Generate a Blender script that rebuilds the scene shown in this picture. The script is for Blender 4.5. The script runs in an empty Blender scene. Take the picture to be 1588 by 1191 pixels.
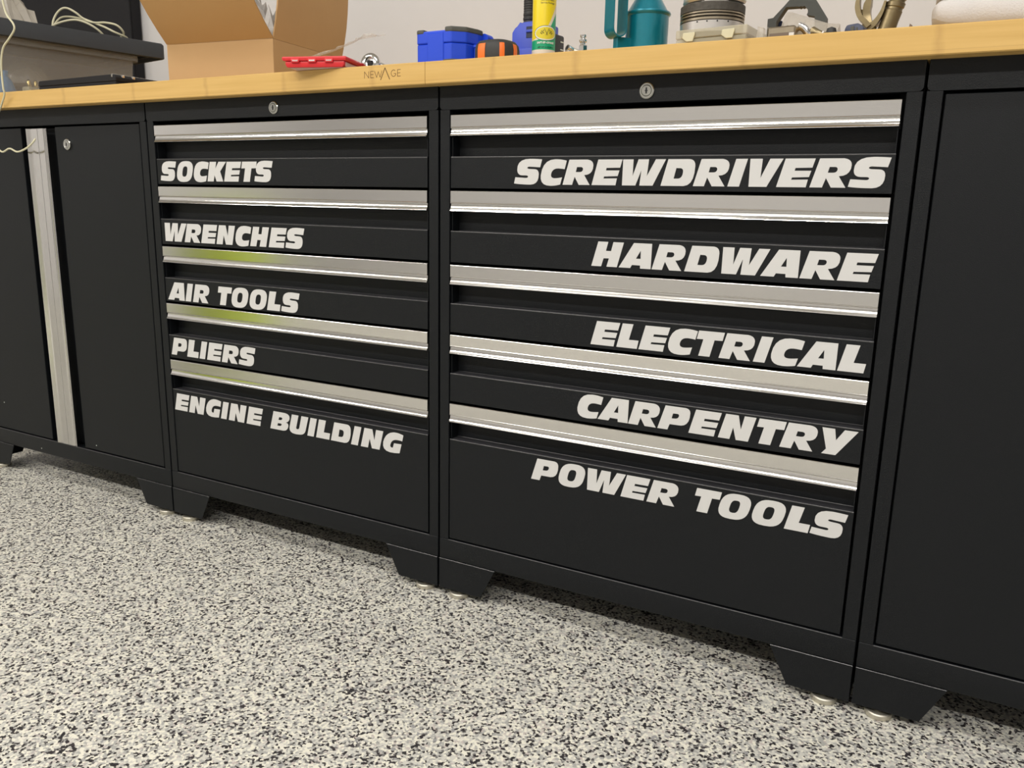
import bpy, bmesh, math, random
from mathutils import Vector, Matrix
random.seed(7)
S = bpy.context.scene
COL = S.collection
PI = math.pi

# ------------------------------------------------------------------ camera
cam_d = bpy.data.cameras.new('camera')
cam_d.sensor_fit = 'HORIZONTAL'; cam_d.sensor_width = 36.0
cam_d.lens = 1277.458 / 1588.0 * 36.0
cam_d.clip_start = 0.02; cam_d.clip_end = 50
cam = bpy.data.objects.new('camera', cam_d); COL.objects.link(cam)
F_ = Vector((-0.46509217, 0.85800577, -0.21798019))
R_ = Vector((0.87680307, 0.48042349, 0.02023984))
U_ = Vector((-0.1220887, 0.18171231, 0.9757433))
cam.matrix_world = Matrix(((R_[0], U_[0], -F_[0], 1.49645), (R_[1], U_[1], -F_[1], -1.17745), (R_[2], U_[2], -F_[2], 0.71552), (0, 0, 0, 1)))
S.camera = cam

# ------------------------------------------------------------------ world, lamps, exposure
wd = bpy.data.worlds.new('garage_world'); S.world = wd; wd.use_nodes = True
wd.node_tree.nodes['Background'].inputs[0].default_value = (0.9, 0.95, 1.0, 1)
wd.node_tree.nodes['Background'].inputs[1].default_value = 0.15
S.view_settings.view_transform = 'Standard'
S.view_settings.look = 'None'
S.view_settings.gamma = 1.0
S.view_settings.use_curve_mapping = False
S.view_settings.exposure = 0.44
CEIL = 2.75
LAMPS = [  # x, y, length along x, power, colour
    (0.75, -2.75, 1.2, 38, (1.0, 0.96, 0.90)),
    (2.45, -2.75, 1.2, 36, (1.0, 0.97, 0.93)),
    (-0.95, -2.75, 1.2, 36, (1.0, 0.95, 0.87)),
    (-2.65, -2.75, 1.2, 36, (1.0, 0.96, 0.91)),
    (1.9, -0.95, 1.2, 13, (1.0, 0.98, 0.96)),
    (0.0, -0.95, 1.2, 13, (1.0, 0.97, 0.92)),
]
for i, (lx, ly, ll, pw, cl) in enumerate(LAMPS):
    ld = bpy.data.lights.new('tube_light', 'AREA'); ld.shape = 'RECTANGLE'; ld.size = ll; ld.size_y = 0.16
    ld.energy = pw; ld.color = cl
    lo = bpy.data.objects.new('tube_light', ld); lo.location = (lx, ly, CEIL - 0.07); COL.objects.link(lo)

# ------------------------------------------------------------------ materials
def nodes_of(m):
    m.use_nodes = True
    return m.node_tree.nodes, m.node_tree.links, m.node_tree.nodes['Principled BSDF']
def mat(name, col, rough=0.5, metal=0.0, noise=0.0, nscale=40.0, bump=0.0, bscale=200.0, stretch=(1, 1, 1), spec=0.5, alpha=1.0, coat=0.0, rnoise=0.0, trans=0.0):
    m = bpy.data.materials.new(name); n, l, b = nodes_of(m)
    b.inputs['Base Color'].default_value = (*col, 1); b.inputs['Roughness'].default_value = rough
    b.inputs['Metallic'].default_value = metal; b.inputs['Specular IOR Level'].default_value = spec
    b.inputs['Alpha'].default_value = alpha; b.inputs['Coat Weight'].default_value = coat
    b.inputs['Transmission Weight'].default_value = trans
    tc = n.new('ShaderNodeTexCoord'); mp = n.new('ShaderNodeMapping'); mp.inputs['Scale'].default_value = stretch
    l.new(tc.outputs['Object'], mp.inputs[0])
    if noise or rnoise:
        t = n.new('ShaderNodeTexNoise'); t.inputs['Scale'].default_value = nscale; t.inputs['Detail'].default_value = 4
        l.new(mp.outputs[0], t.inputs['Vector'])
        if noise:
            mx = n.new('ShaderNodeMix'); mx.data_type = 'RGBA'
            mx.inputs[6].default_value = (*[c * (1 - noise) for c in col], 1)
            mx.inputs[7].default_value = (*[min(1, c * (1 + noise)) for c in col], 1)
            l.new(t.outputs[0], mx.inputs[0]); l.new(mx.outputs[2], b.inputs['Base Color'])
        if rnoise:
            mr = n.new('ShaderNodeMapRange'); mr.inputs[1].default_value = 0.3; mr.inputs[2].default_value = 0.7
            mr.inputs[3].default_value = max(0.02, rough - rnoise); mr.inputs[4].default_value = rough + rnoise
            l.new(t.outputs[0], mr.inputs[0]); l.new(mr.outputs[0], b.inputs['Roughness'])
    if bump:
        t2 = n.new('ShaderNodeTexNoise'); t2.inputs['Scale'].default_value = bscale; t2.inputs['Detail'].default_value = 3
        l.new(mp.outputs[0], t2.inputs['Vector'])
        bp = n.new('ShaderNodeBump'); bp.inputs['Strength'].default_value = bump; bp.inputs['Distance'].default_value = 0.001
        l.new(t2.outputs[0], bp.inputs['Height']); l.new(bp.outputs[0], b.inputs['Normal'])
    return m

M = {}
M['black'] = mat('black_powder_coat', (0.0042, 0.0053, 0.0068), 0.46, noise=0.12, nscale=300, bump=0.35, bscale=900, spec=0.26)
M['lit_ledge'] = mat('lit_black_coat', (0.030, 0.030, 0.034), 0.42, noise=0.2, nscale=120, spec=0.5)  # black coat lightened: light on the drawer ledges put into the colour
M['edge'] = mat('black_edge_highlight', (0.03, 0.03, 0.033), 0.28, noise=0.1, nscale=200, spec=0.8)  # black coat made paler and glossier to paint in highlights along edges
M['carcass'] = mat('black_sheet_steel', (0.004, 0.004, 0.0045), 0.55, spec=0.3)
M['vinyl'] = mat('white_vinyl', (0.595, 0.59, 0.58), 0.45, noise=0.03, nscale=30)
M['chrome'] = mat('chrome', (0.75, 0.74, 0.72), 0.14, 1.0, noise=0.05)
M['lock_face'] = mat('dull_chrome', (0.46, 0.46, 0.43), 0.22, 1.0, noise=0.05)
M['dark_hole'] = mat('keyhole_black', (0.004, 0.004, 0.004), 0.6)
M['steel_pad'] = mat('zinc_steel', (0.60, 0.57, 0.49), 0.5, 0.9, noise=0.1, nscale=60)
M['wall'] = mat('painted_wall', (0.63, 0.62, 0.62), 0.8, noise=0.035, nscale=6, bump=0.25, bscale=60, spec=0.2)
M['ceil'] = mat('ceiling_paint', (0.62, 0.60, 0.57), 0.9, noise=0.02)
M['card'] = mat('cardboard', (0.50, 0.325, 0.165), 0.85, noise=0.06, nscale=9, bump=0.15, bscale=90, spec=0.15)
M['card_in'] = mat('cardboard_outside', (0.45, 0.275, 0.12), 0.85, noise=0.05, nscale=7, bump=0.15, bscale=80, spec=0.15)
M['red'] = mat('red_plastic', (0.62, 0.018, 0.024), 0.38, noise=0.03, nscale=20)
M['pink'] = mat('frosted_plastic', (0.62, 0.45, 0.43), 0.5)
M['blue'] = mat('blue_plastic', (0.008, 0.060, 0.66), 0.42, noise=0.05, nscale=15)
M['blue2'] = mat('matt_blue_plastic', (0.055, 0.095, 0.58), 0.5, noise=0.04, nscale=20)
M['grey_rub'] = mat('grey_rubber', (0.075, 0.078, 0.07), 0.65, noise=0.08)
M['rubber'] = mat('black_rubber', (0.028, 0.028, 0.027), 0.6, noise=0.1, nscale=80, bump=0.2, bscale=300)
M['orange'] = mat('orange_plastic', (0.85, 0.17, 0.012), 0.4, noise=0.03)
M['teal'] = mat('teal_hammered_paint', (0.004, 0.20, 0.27), 0.3, noise=0.1, nscale=120, metal=0.35, bump=0.15, bscale=300, coat=0.5)
M['lid'] = mat('dark_grey_plastic', (0.032, 0.035, 0.040), 0.5, noise=0.15, nscale=14, bump=0.1, bscale=200)
M['black_pl'] = mat('black_plastic', (0.018, 0.018, 0.02), 0.45, noise=0.1)
M['cab_pl'] = mat('black_panel', (0.010, 0.0098, 0.012), 0.7, noise=0.1, nscale=30, spec=0.3)
M['cream'] = mat('cream_cable', (0.60, 0.57, 0.40), 0.45, noise=0.04)
M['bronze'] = mat('oiled_bronze', (0.27, 0.215, 0.12), 0.36, 0.85, noise=0.25, nscale=45, bump=0.2, bscale=160)
M['alu'] = mat('cast_aluminium', (0.70, 0.67, 0.64), 0.32, 0.9, noise=0.1, nscale=50)
M['carbon'] = mat('sooty_metal', (0.075, 0.068, 0.058), 0.6, 0.4, noise=0.45, nscale=160, bump=0.5, bscale=350)
M['ring'] = mat('piston_ring_steel', (0.42, 0.36, 0.27), 0.3, 1.0, noise=0.2, nscale=40)
M['cloth'] = mat('white_terry_cloth', (0.60, 0.575, 0.56), 0.95, noise=0.05, nscale=25, bump=0.6, bscale=500, spec=0.1)
M['dark_cloth'] = mat('dark_cloth', (0.10, 0.08, 0.10), 0.95, bump=0.4, bscale=400, spec=0.1)
M['white_pl'] = mat('white_plastic', (0.70, 0.69, 0.66), 0.4, noise=0.02)
M['skyblue'] = mat('sky_blue_plastic', (0.08, 0.30, 0.62), 0.45, noise=0.05)
M['brown'] = mat('brown_plastic', (0.16, 0.12, 0.09), 0.5, noise=0.1)
M['brass'] = mat('brass', (0.72, 0.55, 0.22), 0.2, 1.0, noise=0.05)
M['navy'] = mat('navy_plastic', (0.02, 0.03, 0.075), 0.4, noise=0.1)
M['lime'] = mat('lime_plastic', (0.62, 0.78, 0.015), 0.4, noise=0.03)
M['housing'] = mat('white_enamel', (0.7, 0.7, 0.68), 0.5, noise=0.02)
M['burnt'] = mat('burnt_wood_mark', (0.10, 0.045, 0.015), 0.8, noise=0.2, nscale=300)
M['foil'] = mat('bubble_wrap_grey', (0.36, 0.335, 0.31), 0.3, noise=0.2, nscale=30, bump=0.6, bscale=110, spec=0.6)
M['printgreen'] = mat('dark_print', (0.02, 0.09, 0.05), 0.4, noise=0.02)
M['printgrey'] = mat('grey_print', (0.20, 0.18, 0.06), 0.4, noise=0.02)
M['printwhite'] = mat('white_print', (0.72, 0.76, 0.70), 0.4, noise=0.02)

def film(name, col, alpha, rough):
    m = mat(name, col, rough, noise=0.06, nscale=20, bump=0.3, bscale=60, alpha=alpha)
    return m
M['frost'] = film('frosted_translucent_plastic', (0.42, 0.40, 0.37), 0.26, 0.3)
M['organ'] = film('yellowed_clear_plastic', (0.60, 0.56, 0.42), 0.5, 0.3)
M['clear'] = film('clear_plastic', (0.62, 0.60, 0.54), 0.38, 0.15)
M['bag'] = film('polythene_bag', (0.60, 0.55, 0.47), 0.5, 0.3)

# brushed aluminium: fine streaks along the bar
def brushed(name, axis):
    m = bpy.data.materials.new(name); n, l, b = nodes_of(m)
    b.inputs['Metallic'].default_value = 1.0
    tc = n.new('ShaderNodeTexCoord'); mp = n.new('ShaderNodeMapping')
    mp.inputs['Scale'].default_value = (1.5, 500, 900) if axis == 'x' else (900, 500, 1.5)
    l.new(tc.outputs['Object'], mp.inputs[0])
    t = n.new('ShaderNodeTexNoise'); t.inputs['Scale'].default_value = 1.0; t.inputs['Detail'].default_value = 3
    l.new(mp.outputs[0], t.inputs['Vector'])
    mx = n.new('ShaderNodeMix'); mx.data_type = 'RGBA'
    mx.inputs[6].default_value = (0.60, 0.59, 0.58, 1); mx.inputs[7].default_value = (0.67, 0.66, 0.645, 1)
    l.new(t.outputs[0], mx.inputs[0]); l.new(mx.outputs[2], b.inputs['Base Color'])
    mr = n.new('ShaderNodeMapRange'); mr.inputs[3].default_value = 0.13; mr.inputs[4].default_value = 0.18
    l.new(t.outputs[0], mr.inputs[0]); l.new(mr.outputs[0], b.inputs['Roughness'])
    return m
M['brush_x'] = brushed('brushed_aluminium_horizontal', 'x')
M['brush_z'] = brushed('brushed_aluminium_vertical', 'z')

def floor_mat():
    m = bpy.data.materials.new('flake_epoxy_floor'); n, l, b = nodes_of(m)
    tc = n.new('ShaderNodeTexCoord')
    def ramp(stops, interp='CONSTANT'):
        r = n.new('ShaderNodeValToRGB'); r.color_ramp.interpolation = interp
        e = r.color_ramp.elements
        while len(e) < len(stops): e.new(0.5)
        for k, (p_, c_) in enumerate(stops): e[k].position = p_; e[k].color = (*c_, 1)
        return r
    nz = n.new('ShaderNodeTexNoise'); nz.inputs['Scale'].default_value = 420; nz.inputs['Detail'].default_value = 1
    l.new(tc.outputs['Object'], nz.inputs['Vector'])
    sc = n.new('ShaderNodeVectorMath'); sc.operation = 'MULTIPLY_ADD'
    sc.inputs[1].default_value = (0.004, 0.004, 0); l.new(nz.outputs['Color'], sc.inputs[0]); l.new(tc.outputs['Object'], sc.inputs[2])
    v = n.new('ShaderNodeTexVoronoi'); v.voronoi_dimensions = '2D'; v.inputs['Scale'].default_value = 305
    l.new(sc.outputs[0], v.inputs['Vector'])
    sp = n.new('ShaderNodeSeparateColor'); l.new(v.outputs['Color'], sp.inputs[0])
    r1 = ramp([(0, (0.035, 0.030, 0.033)), (0.16, (0.17, 0.165, 0.16)), (0.23, (0.38, 0.38, 0.36)), (0.42, (0.57, 0.56, 0.51)), (0.70, (0.74, 0.72, 0.62)), (0.95, (0.50, 0.45, 0.42))])
    l.new(sp.outputs[0], r1.inputs[0])
    v2 = n.new('ShaderNodeTexVoronoi'); v2.voronoi_dimensions = '2D'; v2.inputs['Scale'].default_value = 190
    mp2 = n.new('ShaderNodeMapping'); mp2.inputs['Location'].default_value = (3.3, 1.7, 0); l.new(sc.outputs[0], mp2.inputs[0]); l.new(mp2.outputs[0], v2.inputs['Vector'])
    sp2 = n.new('ShaderNodeSeparateColor'); l.new(v2.outputs['Color'], sp2.inputs[0])
    r2 = ramp([(0, (1, 1, 1)), (0.05, (0, 0, 0))]); l.new(sp2.outputs[1], r2.inputs[0])
    r3 = ramp([(0, (0.03, 0.028, 0.03)), (0.6, (0.70, 0.67, 0.60)), (0.85, (0.30, 0.30, 0.30))]); l.new(sp2.outputs[0], r3.inputs[0])
    mx = n.new('ShaderNodeMix'); mx.data_type = 'RGBA'
    l.new(r2.outputs[0], mx.inputs[0]); l.new(r1.outputs[0], mx.inputs[6]); l.new(r3.outputs[0], mx.inputs[7])
    # large soft tone drift
    ng = n.new('ShaderNodeTexNoise'); ng.inputs['Scale'].default_value = 2.5; l.new(tc.outputs['Object'], ng.inputs['Vector'])
    mg = n.new('ShaderNodeMapRange'); mg.inputs[3].default_value = 0.92; mg.inputs[4].default_value = 1.06; l.new(ng.outputs[0], mg.inputs[0])
    hs = n.new('ShaderNodeMix'); hs.data_type = 'RGBA'; hs.blend_type = 'MULTIPLY'; hs.inputs[0].default_value = 1
    l.new(mx.outputs[2], hs.inputs[6]); l.new(mg.outputs[0], hs.inputs[7])
    l.new(hs.outputs[2], b.inputs['Base Color'])
    b.inputs['Roughness'].default_value = 0.42; b.inputs['Specular IOR Level'].default_value = 0.35
    bp = n.new('ShaderNodeBump'); bp.inputs['Strength'].default_value = 0.15; bp.inputs['Distance'].default_value = 0.0008
    l.new(sp.outputs[1], bp.inputs['Height']); l.new(bp.outputs[0], b.inputs['Normal'])
    return m
M['floor'] = floor_mat()

NODE_X = [-0.92, -0.68, -0.45, -0.2156, 0.0051, 0.2105, 0.4055, 0.60, 0.83, 0.9679, 1.2086, 1.4363, 1.66]
def bamboo():
    m = bpy.data.materials.new('bamboo_worktop'); n, l, b = nodes_of(m)
    geo = n.new('ShaderNodeNewGeometry')
    mp = n.new('ShaderNodeMapping'); mp.inputs['Scale'].default_value = (3, 60, 90); l.new(geo.outputs['Position'], mp.inputs[0])
    t = n.new('ShaderNodeTexNoise'); t.inputs['Scale'].default_value = 1.6; t.inputs['Detail'].default_value = 6; l.new(mp.outputs[0], t.inputs['Vector'])
    r = n.new('ShaderNodeValToRGB'); e = r.color_ramp.elements
    e[0].position = 0.25; e[0].color = (0.565, 0.350, 0.105, 1); e[1].position = 0.75; e[1].color = (0.645, 0.420, 0.145, 1)
    l.new(t.outputs[0], r.inputs[0])
    # bamboo nodes: narrow darker marks across each stave
    sx = n.new('ShaderNodeSeparateXYZ'); l.new(geo.outputs['Position'], sx.inputs[0])
    wn = n.new('ShaderNodeTexNoise'); wn.inputs['Scale'].default_value = 60; l.new(geo.outputs['Position'], wn.inputs['Vector'])
    wa = n.new('ShaderNodeMath'); wa.operation = 'MULTIPLY_ADD'; wa.inputs[1].default_value = 0.012; l.new(wn.outputs[0], wa.inputs[0]); l.new(sx.outputs[0], wa.inputs[2])
    acc = None
    for x in NODE_X:
        d = n.new('ShaderNodeMath'); d.operation = 'SUBTRACT'; d.inputs[1].default_value = x + 0.006; l.new(wa.outputs[0], d.inputs[0])
        a = n.new('ShaderNodeMath'); a.operation = 'ABSOLUTE'; l.new(d.outputs[0], a.inputs[0])
        if acc is None: acc = a
        else:
            mn = n.new('ShaderNodeMath'); mn.operation = 'MINIMUM'; l.new(acc.outputs[0], mn.inputs[0]); l.new(a.outputs[0], mn.inputs[1]); acc = mn
    k = n.new('ShaderNodeMapRange'); k.inputs[1].default_value = 0.0; k.inputs[2].default_value = 0.0075; k.inputs[3].default_value = 0.28; k.inputs[4].default_value = 0.0
    l.new(acc.outputs[0], k.inputs[0])
    # glue line of the laminations just above the lower edge
    zz = n.new('ShaderNodeMath'); zz.operation = 'SUBTRACT'; zz.inputs[1].default_value = 0.8985; l.new(sx.outputs[2], zz.inputs[0])
    za = n.new('ShaderNodeMath'); za.operation = 'ABSOLUTE'; l.new(zz.outputs[0], za.inputs[0])
    zk = n.new('ShaderNodeMapRange'); zk.inputs[2].default_value = 0.0007; zk.inputs[3].default_value = 0.3; zk.inputs[4].default_value = 0.0; l.new(za.outputs[0], zk.inputs[0])
    ad = n.new('ShaderNodeMath'); ad.operation = 'ADD'; ad.use_clamp = True; l.new(k.outputs[0], ad.inputs[0]); l.new(zk.outputs[0], ad.inputs[1])
    mx = n.new('ShaderNodeMix'); mx.data_type = 'RGBA'; mx.inputs[7].default_value = (0.30, 0.16, 0.05, 1)
    l.new(ad.outputs[0], mx.inputs[0]); l.new(r.outputs[0], mx.inputs[6]); l.new(mx.outputs[2], b.inputs['Base Color'])
    b.inputs['Roughness'].default_value = 0.42; b.inputs['Specular IOR Level'].default_value = 0.4
    return m
M['wood'] = bamboo()

# ------------------------------------------------------------------ object helpers
def link(o, parent=None):
    COL.objects.link(o)
    if parent is not None: o.parent = parent
    return o
def tag(o, label=None, cat=None, group=None, kind=None):
    if label: o['label'] = label
    if cat: o['category'] = cat
    if group: o['group'] = group
    if kind: o['kind'] = kind
    return o
def thing(name, label, cat, loc=(0, 0, 0), rz=0.0, group=None):
    o = bpy.data.objects.new(name, None); o.location = loc; o.rotation_euler = (0, 0, rz); o.empty_display_size = 0.05
    link(o); return tag(o, label, cat, group)
def copy_tree(o, parent=None):
    c = o.copy(); COL.objects.link(c)
    if parent is not None: c.parent = parent
    for ch in list(o.children): copy_tree(ch, c)
    return c
def finish(name, bm, m, parent=None, smooth=False, loc=None, rot=None):
    bmesh.ops.recalc_face_normals(bm, faces=bm.faces)
    me = bpy.data.meshes.new(name); bm.to_mesh(me); bm.free()
    mats = m if isinstance(m, (list, tuple)) else [m]
    for k in mats: me.materials.append(M[k] if isinstance(k, str) else k)
    if smooth:
        for p in me.polygons: p.use_smooth = True
        try: me.set_sharp_from_angle(angle=math.radians(38))
        except Exception: pass
    o = bpy.data.objects.new(name, me)
    if loc: o.location = loc
    if rot: o.rotation_euler = rot
    return link(o, parent)
def bx(bm, x0, x1, y0, y1, z0, z1, bev=0.0, seg=1, T=None, mi=0):
    vs = [bm.verts.new((x, y, z)) for x in (x0, x1) for y in (y0, y1) for z in (z0, z1)]
    fs = [bm.faces.new([vs[i] for i in q]) for q in ((0, 1, 3, 2), (4, 6, 7, 5), (0, 4, 5, 1), (2, 3, 7, 6), (0, 2, 6, 4), (1, 5, 7, 3))]
    geom = list(vs)
    if bev:
        es = {e for f in fs for e in f.edges}
        r = bmesh.ops.bevel(bm, geom=list(es), offset=bev, segments=seg, affect='EDGES', profile=0.5)
        geom = list({v for f in r['faces'] for v in f.verts} | {v for v in vs if v.is_valid})
        fs = list({f for v in geom for f in v.link_faces})
    for f in fs: f.material_index = mi
    if T is not None: bmesh.ops.transform(bm, matrix=T, verts=geom)
    return geom
def prism(bm, pts, axis, a, b, bev=0.0, seg=1, T=None, mi=0):
    """polygon pts extruded from a to b; axis x: pts are (y,z); y: (x,z); z: (x,y)"""
    def P(p, t):
        return {'x': (t, p[0], p[1]), 'y': (p[0], t, p[1]), 'z': (p[0], p[1], t)}[axis]
    A = [bm.verts.new(P(p, a)) for p in pts]; B = [bm.verts.new(P(p, b)) for p in pts]
    n = len(pts); fs = [bm.faces.new(A), bm.faces.new(B[::-1])]
    for i in range(n): fs.append(bm.faces.new((A[i], A[(i + 1) % n], B[(i + 1) % n], B[i])))
    geom = A + B
    if bev:
        es = {e for f in fs for e in f.edges}
        r = bmesh.ops.bevel(bm, geom=list(es), offset=bev, segments=seg, affect='EDGES', profile=0.5)
        geom = list({v for f in r['faces'] for v in f.verts} | {v for v in geom if v.is_valid})
        fs = list({f for v in geom for f in v.link_faces})
    for f in fs: f.material_index = mi
    if T is not None: bmesh.ops.transform(bm, matrix=T, verts=geom)
    return geom
def lathe(bm, prof, n=32, c=(0, 0, 0), T=None, closed=False, mi=0):
    rings = []
    for r, z in prof:
        if r < 1e-6: rings.append([bm.verts.new((c[0], c[1], c[2] + z))])
        else: rings.append([bm.verts.new((c[0] + r * math.cos(2 * PI * k / n), c[1] + r * math.sin(2 * PI * k / n), c[2] + z)) for k in range(n)])
    pr = list(zip(rings, rings[1:]))
    if closed: pr.append((rings[-1], rings[0]))
    for A, B in pr:
        for k in range(n):
            k2 = (k + 1) % n
            if len(A) == 1 and len(B) == 1: continue
            if len(A) == 1: f = bm.faces.new((A[0], B[k], B[k2]))
            elif len(B) == 1: f = bm.faces.new((A[k], B[0], A[k2]))
            else: f = bm.faces.new((A[k], B[k], B[k2], A[k2]))
            f.material_index = mi
    vs = [v for r_ in rings for v in r_]
    if T is not None: bmesh.ops.transform(bm, matrix=T, verts=vs)
    return vs
def catmull(pts, n=8):
    P = [Vector(p) for p in pts]; out = []
    for i in range(len(P) - 1):
        p0 = P[max(i - 1, 0)]; p1 = P[i]; p2 = P[i + 1]; p3 = P[min(i + 2, len(P) - 1)]
        for k in range(n):
            t = k / n
            out.append(0.5 * ((2 * p1) + (-p0 + p2) * t + (2 * p0 - 5 * p1 + 4 * p2 - p3) * t * t + (-p0 + 3 * p1 - 3 * p2 + p3) * t ** 3))
    out.append(P[-1]); return out
def tube(bm, pts, rad, n=8, cap=True, mi=0):
    P = [Vector(p) for p in pts]; rings = []; up = Vector((0.13, 0.21, 0.97)).normalized(); prev = None
    for i, p in enumerate(P):
        d = (P[min(i + 1, len(P) - 1)] - P[max(i - 1, 0)]).normalized()
        a = (prev - d * prev.dot(d)) if prev is not None else up.cross(d)
        if a.length < 1e-4: a = d.orthogonal()
        a.normalize(); b = d.cross(a); prev = a
        rr = rad[i] if isinstance(rad, (list, tuple)) else rad
        rings.append([bm.verts.new(p + a * math.cos(2 * PI * k / n) * rr + b * math.sin(2 * PI * k / n) * rr) for k in range(n)])
    for A, B in zip(rings, rings[1:]):
        for k in range(n): bm.faces.new((A[k], A[(k + 1) % n], B[(k + 1) % n], B[k])).material_index = mi
    if cap: bm.faces.new(rings[0][::-1]).material_index = mi; bm.faces.new(rings[-1]).material_index = mi
    return [v for r_ in rings for v in r_]
def part(name, m, parent, fn, smooth=False, **kw):
    bm = bmesh.new(); fn(bm); return finish(name, bm, m, parent, smooth, **kw)
def box_part(name, m, parent, *a, bev=0.0, seg=1, smooth=False):
    return part(name, m, parent, lambda b: bx(b, *a, bev=bev, seg=seg), smooth)

# flat outlines with holes (TrueType style points), filled and given thickness
def flatten(c, n=5):
    m = len(c); pts = []
    i0 = next(i for i, q in enumerate(c) if q[2])
    c = c[i0:] + c[:i0]; ex = []
    for i, q in enumerate(c):
        ex.append(q); nx = c[(i + 1) % m]
        if not q[2] and not nx[2]: ex.append(((q[0] + nx[0]) / 2, (q[1] + nx[1]) / 2, 1))
    k = 0; m = len(ex)
    while k < m:
        q = ex[k]
        if q[2]: pts.append((q[0], q[1]))
        else:
            a = ex[k - 1]; b = ex[(k + 1) % m]
            for j in range(1, n):
                t = j / n; pts.append(((1 - t) ** 2 * a[0] + 2 * t * (1 - t) * q[0] + t * t * b[0], (1 - t) ** 2 * a[1] + 2 * t * (1 - t) * q[1] + t * t * b[1]))
        k += 1
    return pts
def filled(contours, depth):
    """mesh (x, 0..-depth, z) from closed 2D contours, outer ones and holes, even-odd"""
    cu = bpy.data.curves.new('tmp', 'CURVE'); cu.dimensions = '2D'; cu.fill_mode = 'BOTH'; cu.extrude = depth / 2
    for c in contours:
        sp = cu.splines.new('POLY'); sp.points.add(len(c) - 1); sp.use_cyclic_u = True
        for i, (x, y) in enumerate(c): sp.points[i].co = (x, y, 0, 1)
    ob = bpy.data.objects.new('tmp', cu); COL.objects.link(ob)
    dg = bpy.context.evaluated_depsgraph_get(); me = bpy.data.meshes.new_from_object(ob.evaluated_get(dg))
    bpy.data.objects.remove(ob); bpy.data.curves.remove(cu)
    bm = bmesh.new(); bm.from_mesh(me); bpy.data.meshes.remove(me)
    for v in bm.verts: x, y, z = v.co; v.co = (x, -z - depth / 2, y)
    return bm

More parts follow.
